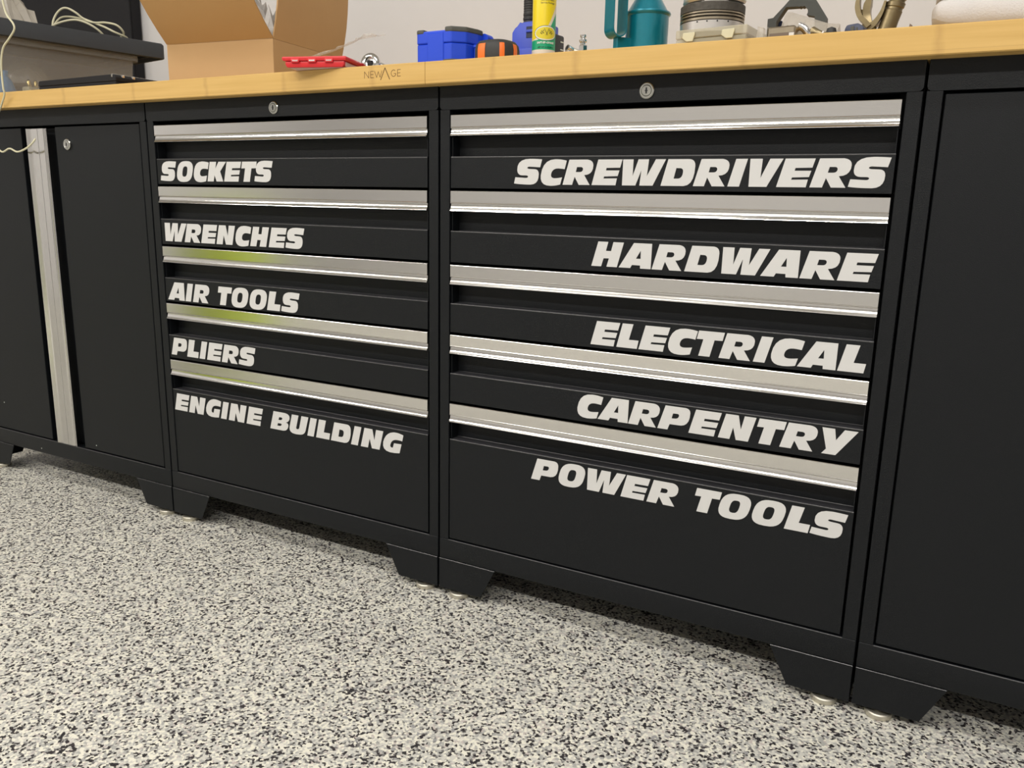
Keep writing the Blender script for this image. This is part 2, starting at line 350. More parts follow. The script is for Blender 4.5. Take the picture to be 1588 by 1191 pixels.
# ------------------------------------------------------------------ letter outlines (cap height 1, x y on-curve) and their places (m)
GLYPHS={
'S':[[(1.305,1.018,1),(1.007,1.04,0),(0.748,1.042,1),(0.122,1.045,0),(0.14,0.589,1),(0.154,0.376,0),(0.376,0.369,1),(0.579,0.366,1),(0.66,0.358,0),(0.664,0.32,1),(0.662,0.265,0),(0.549,0.264,1),(0.056,0.29,1),(0.0,0.033,1),(0.333,-0.01,0),(0.78,-0.009,1),(1.179,0.004,0),(1.165,0.423,1),(1.151,0.623,0),(0.953,0.623,1),(0.732,0.631,1),(0.622,0.64,0),(0.619,0.673,1),(0.622,0.72,0),(0.722,0.724,1),(1.222,0.698,1)]],
'C':[[(1.175,0.962,1),(0.917,1.023,0),(0.659,1.019,1),(0.079,1.017,0),(0.0,0.367,1),(-0.034,-0.042,0),(0.435,-0.047,1),(0.668,-0.05,0),(0.908,0.008,1),(0.984,0.296,1),(0.772,0.26,0),(0.628,0.259,1),(0.454,0.268,0),(0.477,0.42,1),(0.516,0.647,0),(0.787,0.652,1),(0.931,0.648,0),(1.092,0.623,1)]],
'R':[[(0.0,0,1),(0.275,1,1),(1.086,1,1),(1.335,0.967,0),(1.344,0.771,1),(1.344,0.402,0),(0.956,0.391,1),(1.213,0,1),(0.727,0,1),(0.533,0.324,1),(0.428,0,1)],[(0.624,0.707,1),(0.792,0.707,1),(0.893,0.707,0),(0.896,0.623,1),(0.884,0.509,0),(0.745,0.509,1),(0.576,0.509,1)]],
'E':[[(0.0,0,1),(0.257,1,1),(1.29,1,1),(1.204,0.682,1),(0.625,0.673,1),(0.603,0.575,1),(1.178,0.576,1),(1.115,0.357,1),(0.533,0.34,1),(0.509,0.261,1),(1.087,0.27,1),(1.037,0,1)]],
'W':[[(0.0,0,1),(0.006,1,1),(0.437,1,1),(0.43,0.36,1),(0.646,1,1),(1.075,1,1),(1.019,0.363,1),(1.356,1,1),(1.761,1,1),(1.272,0,1),(0.729,0,1),(0.783,0.587,1),(0.561,0,1)]],
'D':[[(0.0,0,1),(0.261,1,1),(1.094,1,1),(1.329,0.987,0),(1.331,0.742,1),(1.333,0.023,0),(0.915,0,1)],[(0.597,0.668,1),(0.747,0.664,1),(0.871,0.659,0),(0.869,0.533,1),(0.857,0.276,0),(0.673,0.275,1),(0.508,0.274,1)]],
'I':[[(0.0,0,1),(0.263,1,1),(0.692,1,1),(0.436,0,1)]],
'V':[[(0.003,0,1),(0.0,1,1),(0.445,1,1),(0.412,0.316,1),(0.714,1,1),(1.18,1,1),(0.651,0,1)]],
'H':[[(0.0,0,1),(0.271,1,1),(0.708,1,1),(0.618,0.636,1),(0.844,0.634,1),(0.933,1,1),(1.382,1,1),(1.123,0,1),(0.671,0,1),(0.765,0.336,1),(0.529,0.332,1),(0.434,0,1)]],
'A':[[(0.0,0,1),(0.607,1,1),(1.369,1,1),(1.36,0,1),(0.918,0,1),(0.91,0.122,1),(0.563,0.126,1),(0.495,0,1)],[(0.909,0.713,1),(0.92,0.385,1),(0.722,0.383,1)]],
'L':[[(0.0,0,1),(0.236,1,1),(0.702,1,1),(0.534,0.346,1),(0.956,0.347,1),(0.896,0,1)]],
'T':[[(0.104,0,1),(0.265,0.669,1),(0.0,0.662,1),(0.074,1,1),(1.089,1,1),(1.021,0.674,1),(0.708,0.666,1),(0.552,0,1)]],
'P':[[(0.0,0,1),(0.295,1,1),(1.054,1,1),(1.329,1.018,0),(1.337,0.807,1),(1.345,0.288,0),(0.98,0.244,1),(0.508,0.239,1),(0.428,0,1)],[(0.626,0.705,1),(0.798,0.712,1),(0.889,0.713,0),(0.881,0.631,1),(0.855,0.517,0),(0.744,0.502,1),(0.577,0.491,1)]],
'N':[[(0.0,0,1),(0.258,1,1),(0.753,1,1),(0.874,0.442,1),(0.989,1,1),(1.438,1,1),(1.183,0,1),(0.708,0,1),(0.574,0.487,1),(0.457,0,1)]],
'Y':[[(0.044,0,1),(0.198,0.198,1),(0.0,1,1),(0.446,1,1),(0.516,0.572,1),(0.787,1,1),(1.261,1,1),(0.546,0,1)]],
'O':[[(1.245,0.5,1),(1.28,0.683,1),(1.275,0.797,1),(1.243,0.887,1),(1.184,0.956,1),(1.098,1.005,1),(0.98,1.035,1),(0.781,1.045,1),(0.578,1.035,1),(0.444,1.005,1),(0.333,0.956,1),(0.24,0.887,1),(0.163,0.797,1),(0.102,0.683,1),(0.045,0.5,1),(0.01,0.317,1),(0.015,0.203,1),(0.047,0.113,1),(0.106,0.044,1),(0.192,-0.005,1),(0.31,-0.035,1),(0.509,-0.045,1),(0.712,-0.035,1),(0.846,-0.005,1),(0.957,0.044,1),(1.05,0.113,1),(1.127,0.203,1),(1.188,0.317,1)],[(0.83,0.5,1),(0.854,0.62,1),(0.852,0.687,1),(0.832,0.733,1),(0.793,0.761,1),(0.713,0.77,1),(0.628,0.761,1),(0.575,0.733,1),(0.532,0.687,1),(0.496,0.62,1),(0.46,0.5,1),(0.436,0.38,1),(0.438,0.313,1),(0.458,0.267,1),(0.497,0.239,1),(0.577,0.23,1),(0.662,0.239,1),(0.715,0.267,1),(0.758,0.313,1),(0.794,0.38,1)]],
'B':[[(0.0,0,1),(0.291,1,1),(1.068,1,1),(1.478,0.983,0),(1.425,0.724,1),(1.37,0.539,0),(1.139,0.479,1),(1.366,0.463,0),(1.311,0.277,1),(1.232,0.011,0),(0.916,0,1)],[(0.679,0.716,1),(0.825,0.722,1),(0.923,0.716,0),(0.906,0.658,1),(0.882,0.578,0),(0.75,0.559,1),(0.618,0.555,1)],[(0.574,0.37,1),(0.753,0.371,1),(0.871,0.373,0),(0.835,0.307,1),(0.798,0.235,0),(0.698,0.225,1),(0.52,0.224,1)]],
'U':[[(0.199,1,1),(0.662,1,1),(0.468,0.315,1),(0.451,0.226,0),(0.561,0.233,1),(0.664,0.249,0),(0.695,0.349,1),(0.871,1,1),(1.346,1,1),(1.123,0.239,1),(1.035,-0.016,0),(0.695,-0.039,1),(-0.085,-0.125,0),(0.0,0.269,1)]],
'G':[[(1.235,0.975,1),(0.905,1.073,0),(0.627,1.039,1),(0.15,0.956,0),(0.0,0.459,1),(-0.123,-0.085,0),(0.669,-0.014,1),(0.993,0.021,1),(1.12,0.499,1),(0.664,0.486,1),(0.588,0.247,1),(0.391,0.214,0),(0.439,0.388,1),(0.51,0.645,0),(0.79,0.68,1),(1.012,0.692,0),(1.166,0.661,1)]],
'K':[[(0.0,0,1),(0.241,1,1),(0.716,1,1),(0.63,0.651,1),(0.886,1,1),(1.438,1,1),(0.977,0.514,1),(1.163,0,1),(0.674,0,1),(0.546,0.329,1),(0.462,0,1)]],
}
WORDS={
'SCREWDRIVERS':(0.7399,[('S',0.854),('C',0.9009),('R',0.9388),('E',0.987),('W',1.0359),('D',1.0953),('R',1.1431),('I',1.1921),('V',1.2212),('E',1.2583),('R',1.3015),('S',1.3494)]),
'HARDWARE':(0.6194,[('H',0.9921),('A',1.0369),('R',1.089),('D',1.1386),('W',1.1928),('A',1.2473),('R',1.2998),('E',1.348)]),
'ELECTRICAL':(0.4978,[('E',0.9961),('L',1.0393),('E',1.0753),('C',1.1215),('T',1.1642),('R',1.198),('I',1.2473),('C',1.2717),('A',1.3078),('L',1.3605)]),
'CARPENTRY':(0.3791,[('C',0.9781),('A',1.0136),('R',1.065),('P',1.1126),('E',1.1613),('N',1.206),('T',1.2612),('R',1.2944),('Y',1.3498)]),
'POWER TOOLS':(0.2579,[('P',0.898),('O',0.9487),('W',1.0006),('E',1.0586),('R',1.1021),('T',1.1782),('O',1.2149),('O',1.2646),('L',1.3115),('S',1.3472)]),
'SOCKETS':(0.7392,[('S',0.0297),('O',0.0785),('C',0.1277),('K',0.1654),('E',0.2112),('T',0.2592),('S',0.2919)]),
'WRENCHES':(0.6179,[('W',0.0316),('R',0.0888),('E',0.137),('N',0.1804),('C',0.2338),('H',0.2726),('E',0.3213),('S',0.3642)]),
'AIR TOOLS':(0.496,[('A',0.0267),('I',0.0794),('R',0.1018),('T',0.1763),('O',0.2135),('O',0.2631),('L',0.3096),('S',0.3468)]),
'PLIERS':(0.3778,[('P',0.0254),('L',0.0735),('I',0.1107),('E',0.1331),('R',0.1762),('S',0.2246)]),
'ENGINE BUILDING':(0.2555,[('E',0.0239),('N',0.0678),('G',0.1212),('I',0.1639),('N',0.1869),('E',0.238),('B',0.3041),('U',0.3564),('I',0.4024),('L',0.4249),('D',0.4622),('I',0.5117),('N',0.5352),('G',0.5883)]),
}

# ------------------------------------------------------------------ room
def struct(name, m, fn, smooth=False):
    return tag(part(name, m, None, fn, smooth), kind='structure')
struct('floor', 'floor', lambda b: bx(b, -4.0, 4.6, -5.2, 0.72, -0.1, 0))
struct('wall_back', 'wall', lambda b: bx(b, -4.0, 4.6, 0.60, 0.72, 0, CEIL))
struct('wall_left', 'wall', lambda b: bx(b, -4.12, -4.0, -5.2, 0.72, 0, CEIL))
struct('wall_right', 'wall', lambda b: bx(b, 4.6, 4.72, -5.2, 0.72, 0, CEIL))
struct('wall_front', 'wall', lambda b: bx(b, -4.12, 4.72, -5.32, -5.2, 0, CEIL))
struct('ceiling', 'ceil', lambda b: bx(b, -4.12, 4.72, -5.32, 0.72, CEIL, CEIL + 0.1))
for i, (lx, ly, ll, pw, cl) in enumerate(LAMPS):
    where = ['above the left drawer cabinet', 'above the right end of the bench', 'above the two-door cabinet', 'at the far left beyond the storage tote', 'over the right half of the bench', 'over the left half of the bench']
    t = thing('ceiling_light', 'white tube ceiling light ' + where[i], 'light', (lx, ly, CEIL), 0, 'ceiling lights')
    box_part('housing', 'housing', t, -ll / 2 - 0.03, ll / 2 + 0.03, -0.1, 0.1, -0.06, 0, bev=0.008)

# ------------------------------------------------------------------ cabinets
W = 0.7112; PITCH = 0.7142; TOP = 0.8929; CT = 0.9269; DEEP = 0.56
HT = [0.8486, 0.7288, 0.6073, 0.4883, 0.3664]
HB = [0.8159, 0.6955, 0.5738, 0.4539, 0.3333]
LD = [0.7824, 0.6628, 0.5415, 0.4199, 0.3011]
RT, RB, FB = 0.1118, 0.0725, 0.0150
def lock(parent, x, z, r=0.0112):
    def plate(b):
        T = Matrix.Translation((x, 0, z)) @ Matrix.Rotation(PI / 2, 4, 'X')
        lathe(b, [(0, -0.004), (r, -0.004), (r, 0.0022), (r * 0.9, 0.0032), (r * 0.72, 0.0032), (r * 0.66, 0.0022), (r * 0.62, 0.0034), (0, 0.0036)], 28, T=T)
    lk = part('lock', 'lock_face', parent, plate, True)
    def key(b):
        prism(b, [(x - 0.0009, z - 0.0042), (x + 0.0009, z - 0.0042), (x + 0.0012, z - 0.001), (x + 0.0026, z), (x + 0.0012, z + 0.001), (x + 0.0009, z + 0.0042), (x - 0.0009, z + 0.0042), (x - 0.0012, z + 0.001), (x - 0.0026, z), (x - 0.0012, z - 0.001)], 'y', -0.0039, -0.003)
    part('keyhole', 'dark_hole', lk, key)
def frame(t):
    def carc(b):
        bx(b, 0.0, 0.0012, 0.018, DEEP, RB, TOP); bx(b, W - 0.0012, W, 0.018, DEEP, RB, TOP)
        bx(b, 0.0012, W - 0.0012, 0.018, DEEP, RB, RB + 0.002); bx(b, 0.0012, W - 0.0012, DEEP - 0.002, DEEP, RB, TOP)
        bx(b, 0.0012, W - 0.0012, 0.022, DEEP, TOP - 0.004, TOP)
        bx(b, 0.0012, 0.03, 0.045, 0.047, RB, TOP); bx(b, W - 0.03, W - 0.0012, 0.045, 0.047, RB, TOP)
    part('carcass', 'carcass', t, carc)
    r = 0.006
    pts = [(0.0004, TOP), (0.0004, 0.8563 + r)] + [(0.0004 + r - r * math.cos(a * PI / 12), 0.8563 + r - r * math.sin(a * PI / 12)) for a in range(1, 7)] + \
          [(W - 0.0004 - r + r * math.sin(a * PI / 12), 0.8563 + r - r * math.cos(a * PI / 12)) for a in range(0, 7)] + [(W - 0.0004, TOP)]
    part('header', 'black', t, lambda b: prism(b, pts, 'y', -0.0006, 0.02))
    for x0, x1 in ((0.0003, 0.0190), (0.6920, W - 0.0003)):
        box_part('stile', 'black', t, x0, x1, 0.0, 0.018, RT - 0.0003, 0.8566, bev=0.0007)
    box_part('bottom_rail', 'black', t, 0.0003, W - 0.0003, -0.0005, 0.03, RB, RT - 0.0002, bev=0.0012, seg=3, smooth=True)
    part('rail_highlight', 'edge', t, lambda b: tube(b, [(0.0195, 0.0003, RT - 0.0008), (W - 0.0195, 0.0003, RT - 0.0008)], 0.0010, 10), True)  # added tube, a pale highlight line along the rail top
    def foot(sx):
        def f(b):
            P = [(0.0006, RB), (0.1172, RB), (0.0885, FB), (0.0006, FB)]
            P = P if sx > 0 else [(W - x, z) for x, z in P]
            prism(b, P, 'y', -0.0022, 0.0, bev=0.0005)
            xa, xb = (0.0006, 0.0026) if sx > 0 else (W - 0.0026, W - 0.0006)
            prism(b, [(0.0, RB), (0.11, RB), (0.085, FB), (0.0, FB)], 'x', xa, xb)
        return f
    for s in (1, -1):
        ft = part('foot', 'black', t, foot(s))
        xa, xb = (0.001, 0.1165) if s > 0 else (W - 0.1165, W - 0.001)
        part('foot_highlight', 'edge', ft, lambda b: tube(b, [(xa, -0.0014, RB - 0.0004), (xb, -0.0014, RB - 0.0004)], 0.0008, 8), True)  # added tube, paints the bright line where the foot top catches light
    for x in (0.036, W - 0.036):
        for y in (0.013, DEEP - 0.04):
            def pad(b, x=x, y=y):
                lathe(b, [(0, 0), (0.0175, 0), (0.0185, 0.0015), (0.0185, 0.0075), (0.017, 0.009), (0.0045, 0.0095), (0.0045, RB + 0.001 - 0.0), (0, RB + 0.001)], 28, c=(x, y, 0.0002))
            part('levelling_foot', 'steel_pad', t, pad, True)
    for x0 in (0.002, W - 0.062):
        box_part('rear_foot', 'black', t, x0, x0 + 0.06, DEEP - 0.07, DEEP - 0.005, FB, RB, bev=0.001)

def lettering(word, parent, x0, span):
    base, letters = WORDS[word]; cs = []; cap = 0.0372
    for ch, lx in letters[span[0]:span[1]]:
        for c in GLYPHS[ch]:
            pts = flatten(list(c)); cs.append([(lx - x0 + u * cap, base + v * cap) for u, v in pts])
    bm = filled(cs, 0.0003)
    bmesh.ops.translate(bm, verts=bm.verts, vec=(0, 0.0, 0))
    return finish('lettering', bm, 'vinyl', parent)

XL, XR = 0.0214, 0.6876
HPROF = [(0.022, 0.0), (0.0016, 0.0), (0.0009, -0.0003), (0.0003, -0.0008), (0.0, -0.0015), (0.0, -0.0192), (-0.0006, -0.0199), (-0.0006, -0.0204), (0.0, -0.0210),
         (0.0016, -0.0213), (0.0021, -0.0221), (0.0020, -0.0232), (0.0017, -0.0248), (0.0013, -0.0263), (0.0008, -0.0277), (0.0002, -0.0290), (-0.0005, -0.0303), (-0.0013, -0.0315), (-0.0019, -0.0322), (-0.0021, -0.0328), (-0.0016, -0.0332), (-0.0008, -0.0332),
         (0.0012, -0.0305), (0.0028, -0.0277), (0.0036, -0.0244), (0.0036, -0.0216), (0.0022, -0.0200), (0.0016, -0.0190), (0.0016, -0.0034), (0.0030, -0.0016), (0.022, -0.0016)]
def drawer(t, k, word, x0):
    zt, ld = HT[k], LD[k]; zb = (HT[k + 1] + 0.0042) if k < 4 else RT + 0.0030
    def body(b):
        prof = [(0.0014, zb), (0.0014, ld - 0.001), (0.0021, ld), (0.0250, ld), (0.0250, zt - 0.0026), (0.0262, zt - 0.0026), (0.0262, zb)]
        prism(b, prof, 'x', XL - 0.0006, XR + 0.0006)
        bx(b, 0.03, W - 0.03, 0.0264, 0.50, zb + 0.006, ld - 0.004 if k < 5 else ld)
        # shallow turned-in ends of the finger pull
        bx(b, XL + 0.0001, XL + 0.0012, 0.0045, 0.0250, ld, zt - 0.035); bx(b, XR - 0.0012, XR - 0.0001, 0.0045, 0.0250, ld, zt - 0.035)
    d = part('drawer', 'black', t, body)
    # rolled lip on the drawer face; tube behind it added as a highlight line
    part('drawer_lip', 'edge', d, lambda b: (tube(b, [(XL - 0.0004, 0.0024, ld - 0.0006), (XR + 0.0004, 0.0024, ld - 0.0006)], 0.0013, 12), tube(b, [(XL + 0.002, 0.0243, ld + 0.0003), (XR - 0.002, 0.0243, ld + 0.0003)], 0.0009, 8)), True)
    part('ledge', 'lit_ledge', d, lambda b: bx(b, XL + 0.0001, XR - 0.0001, 0.0030, 0.0248, ld - 0.0005, ld + 0.0003))  # thin paler sheet, paints in the light the ledge catches
    def hd(b):
        prism(b, [(y, zt + z) for y, z in HPROF], 'x', XL - 0.0004, XR + 0.0004)
    part('handle', 'brush_x', d, hd)
    n0 = 0
    for wd_ in word.split(' '):
        L = lettering(word, d, x0, (n0, n0 + len(wd_))); L.location = (0, 0.0011, 0); n0 += len(wd_)
    return d

def drawer_cabinet(x0, label, words, lx):
    t = thing('drawer_cabinet', label, 'cabinet', (x0, 0, 0), 0, 'black steel base cabinets')
    frame(t); lock(t, lx, 0.8715)
    for k, w in enumerate(words): drawer(t, k, w, x0)
    return t
drawer_cabinet(0.0, 'black steel drawer cabinet with five drawers from SOCKETS down to ENGINE BUILDING', ['SOCKETS', 'WRENCHES', 'AIR TOOLS', 'PLIERS', 'ENGINE BUILDING'], 0.3504)
drawer_cabinet(PITCH, 'black steel drawer cabinet with five drawers from SCREWDRIVERS down to POWER TOOLS', ['SCREWDRIVERS', 'HARDWARE', 'ELECTRICAL', 'CARPENTRY', 'POWER TOOLS'], 0.3534)

def door_cabinet(x0, label):
    t = thing('door_cabinet', label, 'cabinet', (x0, 0, 0), 0, 'black steel base cabinets')
    frame(t)
    z0, z1 = RT + 0.0026, 0.8525
    mid = 0.3480
    for s in (-1, 1):
        if s > 0: a, b_, ha, hb = mid + 0.0610, 0.6880, mid + 0.0008, mid + 0.0358
        else: a, b_, ha, hb = 0.0215, mid - 0.0650, mid - 0.0382, mid - 0.0008
        d = part('door', 'black', t, lambda b: (bx(b, a, b_, 0.0012, 0.020, z0, z1, bev=0.0009),
             bx(b, min(a, ha) + (0.001 if s > 0 else 0.0), max(b_, hb) - (0.0 if s > 0 else 0.001), 0.0200, 0.026, z0 + 0.001, z1 - 0.001)))
        def hd(b, ha=ha, hb=hb, s=s):
            # vertical aluminium pull: flat face, groove and rolled lip
            w = hb - ha
            prof = [(0.02, 0.0), (0.0, 0.0), (-0.001, 0.0006), (-0.001, 0.0200), (0.0008, 0.0214), (0.0012, 0.0228), (-0.0004, 0.026), (-0.0032, w - 0.0015), (-0.0036, w - 0.0004), (-0.0026, w), (0.0, w - 0.0012), (0.0026, 0.026), (0.0030, 0.0016), (0.02, 0.0016)]
            pts = [((ha + q) if s > 0 else (hb - q), y) for y, q in prof]
            prism(b, pts, 'z', z0 - 0.002, z1 - 0.0025)
        part('handle', 'brush_z', d, hd)
        if s > 0: lock(d, 0.4519, 0.8146, 0.0118)
    return t
dc = door_cabinet(-PITCH, 'black two-door steel cabinet at the far left with vertical silver handles')
for sx, sz, sy in ((-0.6220, 0.1829, 0.0012), (-0.2617, 0.1264, 0.0012), (-0.4793, 0.0840, -0.0005)):
    part('paint_speck', 'printwhite', dc, lambda b: prism(b, [(sx + PITCH - 0.0014, sz), (sx + PITCH, sz + 0.0015), (sx + PITCH + 0.0016, sz - 0.0004), (sx + PITCH + 0.0004, sz - 0.0014)], 'y', sy - 0.0006, sy))
door_cabinet(2 * PITCH, 'black steel cabinet with plain black door at the right edge of the photo')

# ------------------------------------------------------------------ worktop
def worktop(x0, x1, label, joints):
    t = thing('worktop', label, 'worktop', (0, 0, 0), 0, 'bamboo worktops')
    box_part('slab', 'wood', t, x0, x1, -0.0178, 0.598, TOP, CT, bev=0.0006)
    xs = [x0] + joints + [x1]
    for a, b_ in zip(xs, xs[1:]):
        def f(b):
            prism(b, [(-0.0180, TOP), (-0.0285, TOP), (-0.0300, TOP + 0.0014), (-0.0300, CT - 0.0012), (-0.0288, CT), (-0.0180, CT)], 'x', a + 0.00001, b_ - 0.00001)
        part('stave', 'wood', t, f)
    return t
JX = 0.7054
wt = worktop(-0.4290, JX - 0.0004, 'left bamboo worktop slab carrying the open cardboard box', [0.0110, 0.4115])
worktop(-1.2, -0.4296, 'short bamboo worktop end at the far left under the storage tote', [-0.7])
worktop(JX + 0.0004, 2.40, 'right bamboo worktop slab carrying the grease tube and the teal can', [0.9739, 1.2146, 1.4423, 1.9])
# burnt-in maker's mark on the front edge
def stroke_set(strokes, w):
    def f(b):
        for pts in strokes:
            for p, q in zip(pts, pts[1:]):
                d = Vector((q[0] - p[0], q[1] - p[1])); L = d.length
                if L < 1e-6: continue
                d /= L; n_ = Vector((-d[1], d[0])) * w / 2; e = d * w * 0.35
                c = [(p[0] - e[0] + n_[0], p[1] - e[1] + n_[1]), (q[0] + e[0] + n_[0], q[1] + e[1] + n_[1]), (q[0] + e[0] - n_[0], q[1] + e[1] - n_[1]), (p[0] - e[0] - n_[0], p[1] - e[1] - n_[1])]
                prism(b, c, 'y', -0.03008, -0.0298)
    return f
zb_, zt_ = 0.9076, 0.9176
def arc(cx, cz, rx, rz, a0, a1, n=12):
    return [(cx + rx * math.cos(math.radians(a0 + (a1 - a0) * k / n)), cz + rz * math.sin(math.radians(a0 + (a1 - a0) * k / n))) for k in range(n + 1)]
thin = [[(0.5842, zb_), (0.5844, zt_), (0.5930, zb_), (0.5932, zt_)],
        [(0.6030, zt_), (0.5970, zt_), (0.5970, zb_), (0.6030, zb_)], [(0.5970, 0.9126), (0.6024, 0.9126)],
        [(0.6051, zt_), (0.6093, zb_), (0.6128, 0.9166), (0.6164, zb_), (0.6202, zt_)],
        arc(0.6438, 0.9126, 0.0048, 0.0050, 48, 335) + [(0.6482, 0.9120), (0.6446, 0.9120)],
        [(0.6576, zt_), (0.6516, zt_), (0.6516, zb_), (0.6576, zb_)], [(0.6516, 0.9126), (0.6568, 0.9126)]]
def mark(b):
    stroke_set(thin, 0.00085)(b); stroke_set([[(0.6176, 0.9037), (0.6266, 0.9217), (0.6358, 0.9037)]], 0.0014)(b)
tag(part('burnt_logo', 'burnt', wt, mark), 'dark burnt NEWAGE lettering')

# ------------------------------------------------------------------ things on the worktop
# tote with lid
TA = math.radians(-10.5)
tote = thing('storage_tote', 'translucent storage tote with dark grey lid at the left end of the worktop', 'storage box', (-0.413, 0.40, CT), TA)
LZ0, LZ1 = 1.0570 - CT, 1.0965 - CT
def lidf(b):
    # lid: top plate with a deep rim all round and stiffening ribs underneath
    u0, u1, v0, v1 = -0.31, 0.0, -0.47, 0.0
    r = 0.012
    def rr(u0, u1, v0, v1, r, n=5):
        o = []
        for cx, cy, a0 in ((u1 - r, v1 - r, 0), (u0 + r, v1 - r, 90), (u0 + r, v0 + r, 180), (u1 - r, v0 + r, 270)):
            for k in range(n + 1):
                a = math.radians(a0 + 90 * k / n); o.append((cx + r * math.cos(a), cy + r * math.sin(a)))
        return o
    loops = [(0.004, 0.0, LZ0), (0.0, 0.0, LZ0 + 0.002), (0.0, 0.0, LZ1 - 0.005), (0.003, 0.0, LZ1 - 0.0008), (0.007, 0.0, LZ1), (0.016, 0, LZ1 - 0.001), (0.022, 0, LZ1 - 0.006), (0.03, 0, LZ1 - 0.007)]
    R = [[b.verts.new((x, y, z)) for x, y in rr(u0 + i, u1 - i, v0 + i, v1 - i, max(r - i * 0.3, 0.004))] for i, _, z in loops]
    for A, B in zip(R, R[1:]):
        for k in range(len(A)): b.faces.new((A[k], A[(k + 1) % len(A)], B[(k + 1) % len(A)], B[k]))
    b.faces.new(R[-1])
    inner = [(0.004, LZ0), (0.007, LZ0 + 0.001), (0.009, LZ1 - 0.012)]
    R2 = [[b.verts.new((x, y, z)) for x, y in rr(u0 + i, u1 - i, v0 + i, v1 - i, 0.006)] for i, z in inner]
    for A, B in zip(R2, R2[1:]):
        for k in range(len(A)): b.faces.new((A[k], A[(k + 1) % len(A)], B[(k + 1) % len(A)], B[k]))
    b.faces.new(R2[-1])
    for k in range(len(R[0])): b.faces.new((R[0][k], R[0][(k + 1) % len(R[0])], R2[0][(k + 1) % len(R[0])], R2[0][k]))
    for vv in (-0.045, -0.02): bx(b, -0.26, -0.02, vv, vv + 0.003, LZ0 + 0.008, LZ1 - 0.0115)
part('lid', 'lid', tote, lidf, True)
def totebody(b):
    def rect(i, z): return [(-0.284 + i, -0.425 + i), (-0.022 - i, -0.425 + i), (-0.022 - i, -0.068 - i), (-0.284 + i, -0.068 - i)], z
    # rounded-rectangle rings, tapering towards the base
    def ring(i, z, r=0.02):
        (p, z) = rect(i, z); o = []
        for (cx, cy), a0 in ((p[2], 0), (p[3], 90), (p[0], 180), (p[1], 270)):
            sx = -1 if a0 in (0, 270) else 1; sy = -1 if a0 in (0, 90) else 1
            for k in range(6):
                a = math.radians(a0 + 18 * k); o.append((cx + sx * r + r * math.cos(a), cy + sy * r + r * math.sin(a), z))
        return [b.verts.new(q) for q in o]
    L = [(0.016, 0.001), (0.012, 0.004), (0.003, LZ0 - 0.012), (-0.006, LZ0 - 0.012), (-0.006, LZ0 - 0.0005), (0.001, LZ0 - 0.0005)]
    R = [ring(i, z) for i, z in L]
    for A, B in zip(R, R[1:]):
        for k in range(len(A)): b.faces.new((A[k], A[(k + 1) % len(A)], B[(k + 1) % len(A)], B[k]))
    b.faces.new(R[0])
tb = part('tub', 'frost', tote, totebody, True)
md = tb.modifiers.new('thickness', 'SOLIDIFY'); md.thickness = 0.0016; md.offset = 1

def tloc(u, v, z):   # a point in the tote's own frame, in world axes
    c, s = math.cos(TA), math.sin(TA)
    return (-0.413 + u * c - v * s, 0.40 + u * s + v * c, CT + z)
# things seen through the tote's side
q = thing('plastic_funnel', 'sky blue plastic piece seen through the tote side, lower left', 'plastic piece', tloc(-0.075, -0.375, 0.003))
def ff(b):
    lathe(b, [(0.026, 0.0), (0.030, 0.004), (0.017, 0.030), (0.006, 0.040), (0.006, 0.052), (0.0045, 0.052), (0.0045, 0.040), (0.015, 0.030), (0.0275, 0.005), (0.0245, 0.0)], 24, T=Matrix.Rotation(0.35, 4, 'Y'))
part('cone', 'skyblue', q, ff, True, loc=(0, 0, 0.009))
q = tag(part('plastic_dome', 'clear', None, lambda b: lathe(b, [(0.050, 0.0), (0.0505, 0.004), (0.047, 0.022), (0.036, 0.042), (0.018, 0.055), (0, 0.058), (0, 0.0565), (0.018, 0.0535), (0.035, 0.041), (0.0455, 0.021), (0.048, 0.003)], 32), True, loc=tloc(-0.125, -0.30, 0.040)),
    'clear domed plastic cover lying inside the tote', 'cover')
q = thing('power_plug', 'cream plug with brass tips seen through the tote side', 'plug', tloc(-0.050, -0.318, 0.003), 0.2)
box_part('plug_body', 'cream', q, -0.012, 0.012, -0.022, 0.020, 0, 0.026, bev=0.005, seg=2, smooth=True)
for z in (0.034,): 
    for y in (-0.010, 0.010):
        part('pin', 'brass', q, lambda b, y=y: lathe(b, [(0, 0), (0.0042, 0), (0.0042, 0.014), (0.002, 0.017), (0, 0.018)], 16, c=(0.0, y, 0.0255)), True)
tag(part('paper_box', 'brown', None, lambda b: bx(b, -0.03, 0.03, -0.05, 0.05, 0, 0.05, bev=0.002), loc=tloc(-0.20, -0.20, 0.003)), 'dull brown carton deep inside the tote', 'carton')
# black flat case in front of the tote
q = thing('flat_case', 'flat black plastic case lying in front of the tote', 'case', (0, 0, CT))
box_part('case_base', 'cab_pl', q, -0.3510, -0.0910, 0.004, 0.120, 0.0, 0.0120, bev=0.0018, seg=2)
def caselid(b):
    prism(b, [(-0.3515, 0.0122), (-0.0905, 0.0122), (-0.0905, 0.0200), (-0.0975, 0.0262), (-0.3485, 0.0235), (-0.3515, 0.0205)], 'y', 0.0036, 0.121, bev=0.0012)
part('case_lid', 'cab_pl', q, caselid)
part('strap', 'clear', q, lambda b: bx(b, -0.1035, -0.0985, 0.0030, 0.122, 0.02, 0.0270, bev=0.001))
part('latch', 'chrome', q, lambda b: [bx(b, -0.0970, -0.0915, y, y + 0.008, 0.018, 0.0262, bev=0.0015) for y in (0.020, 0.045)])

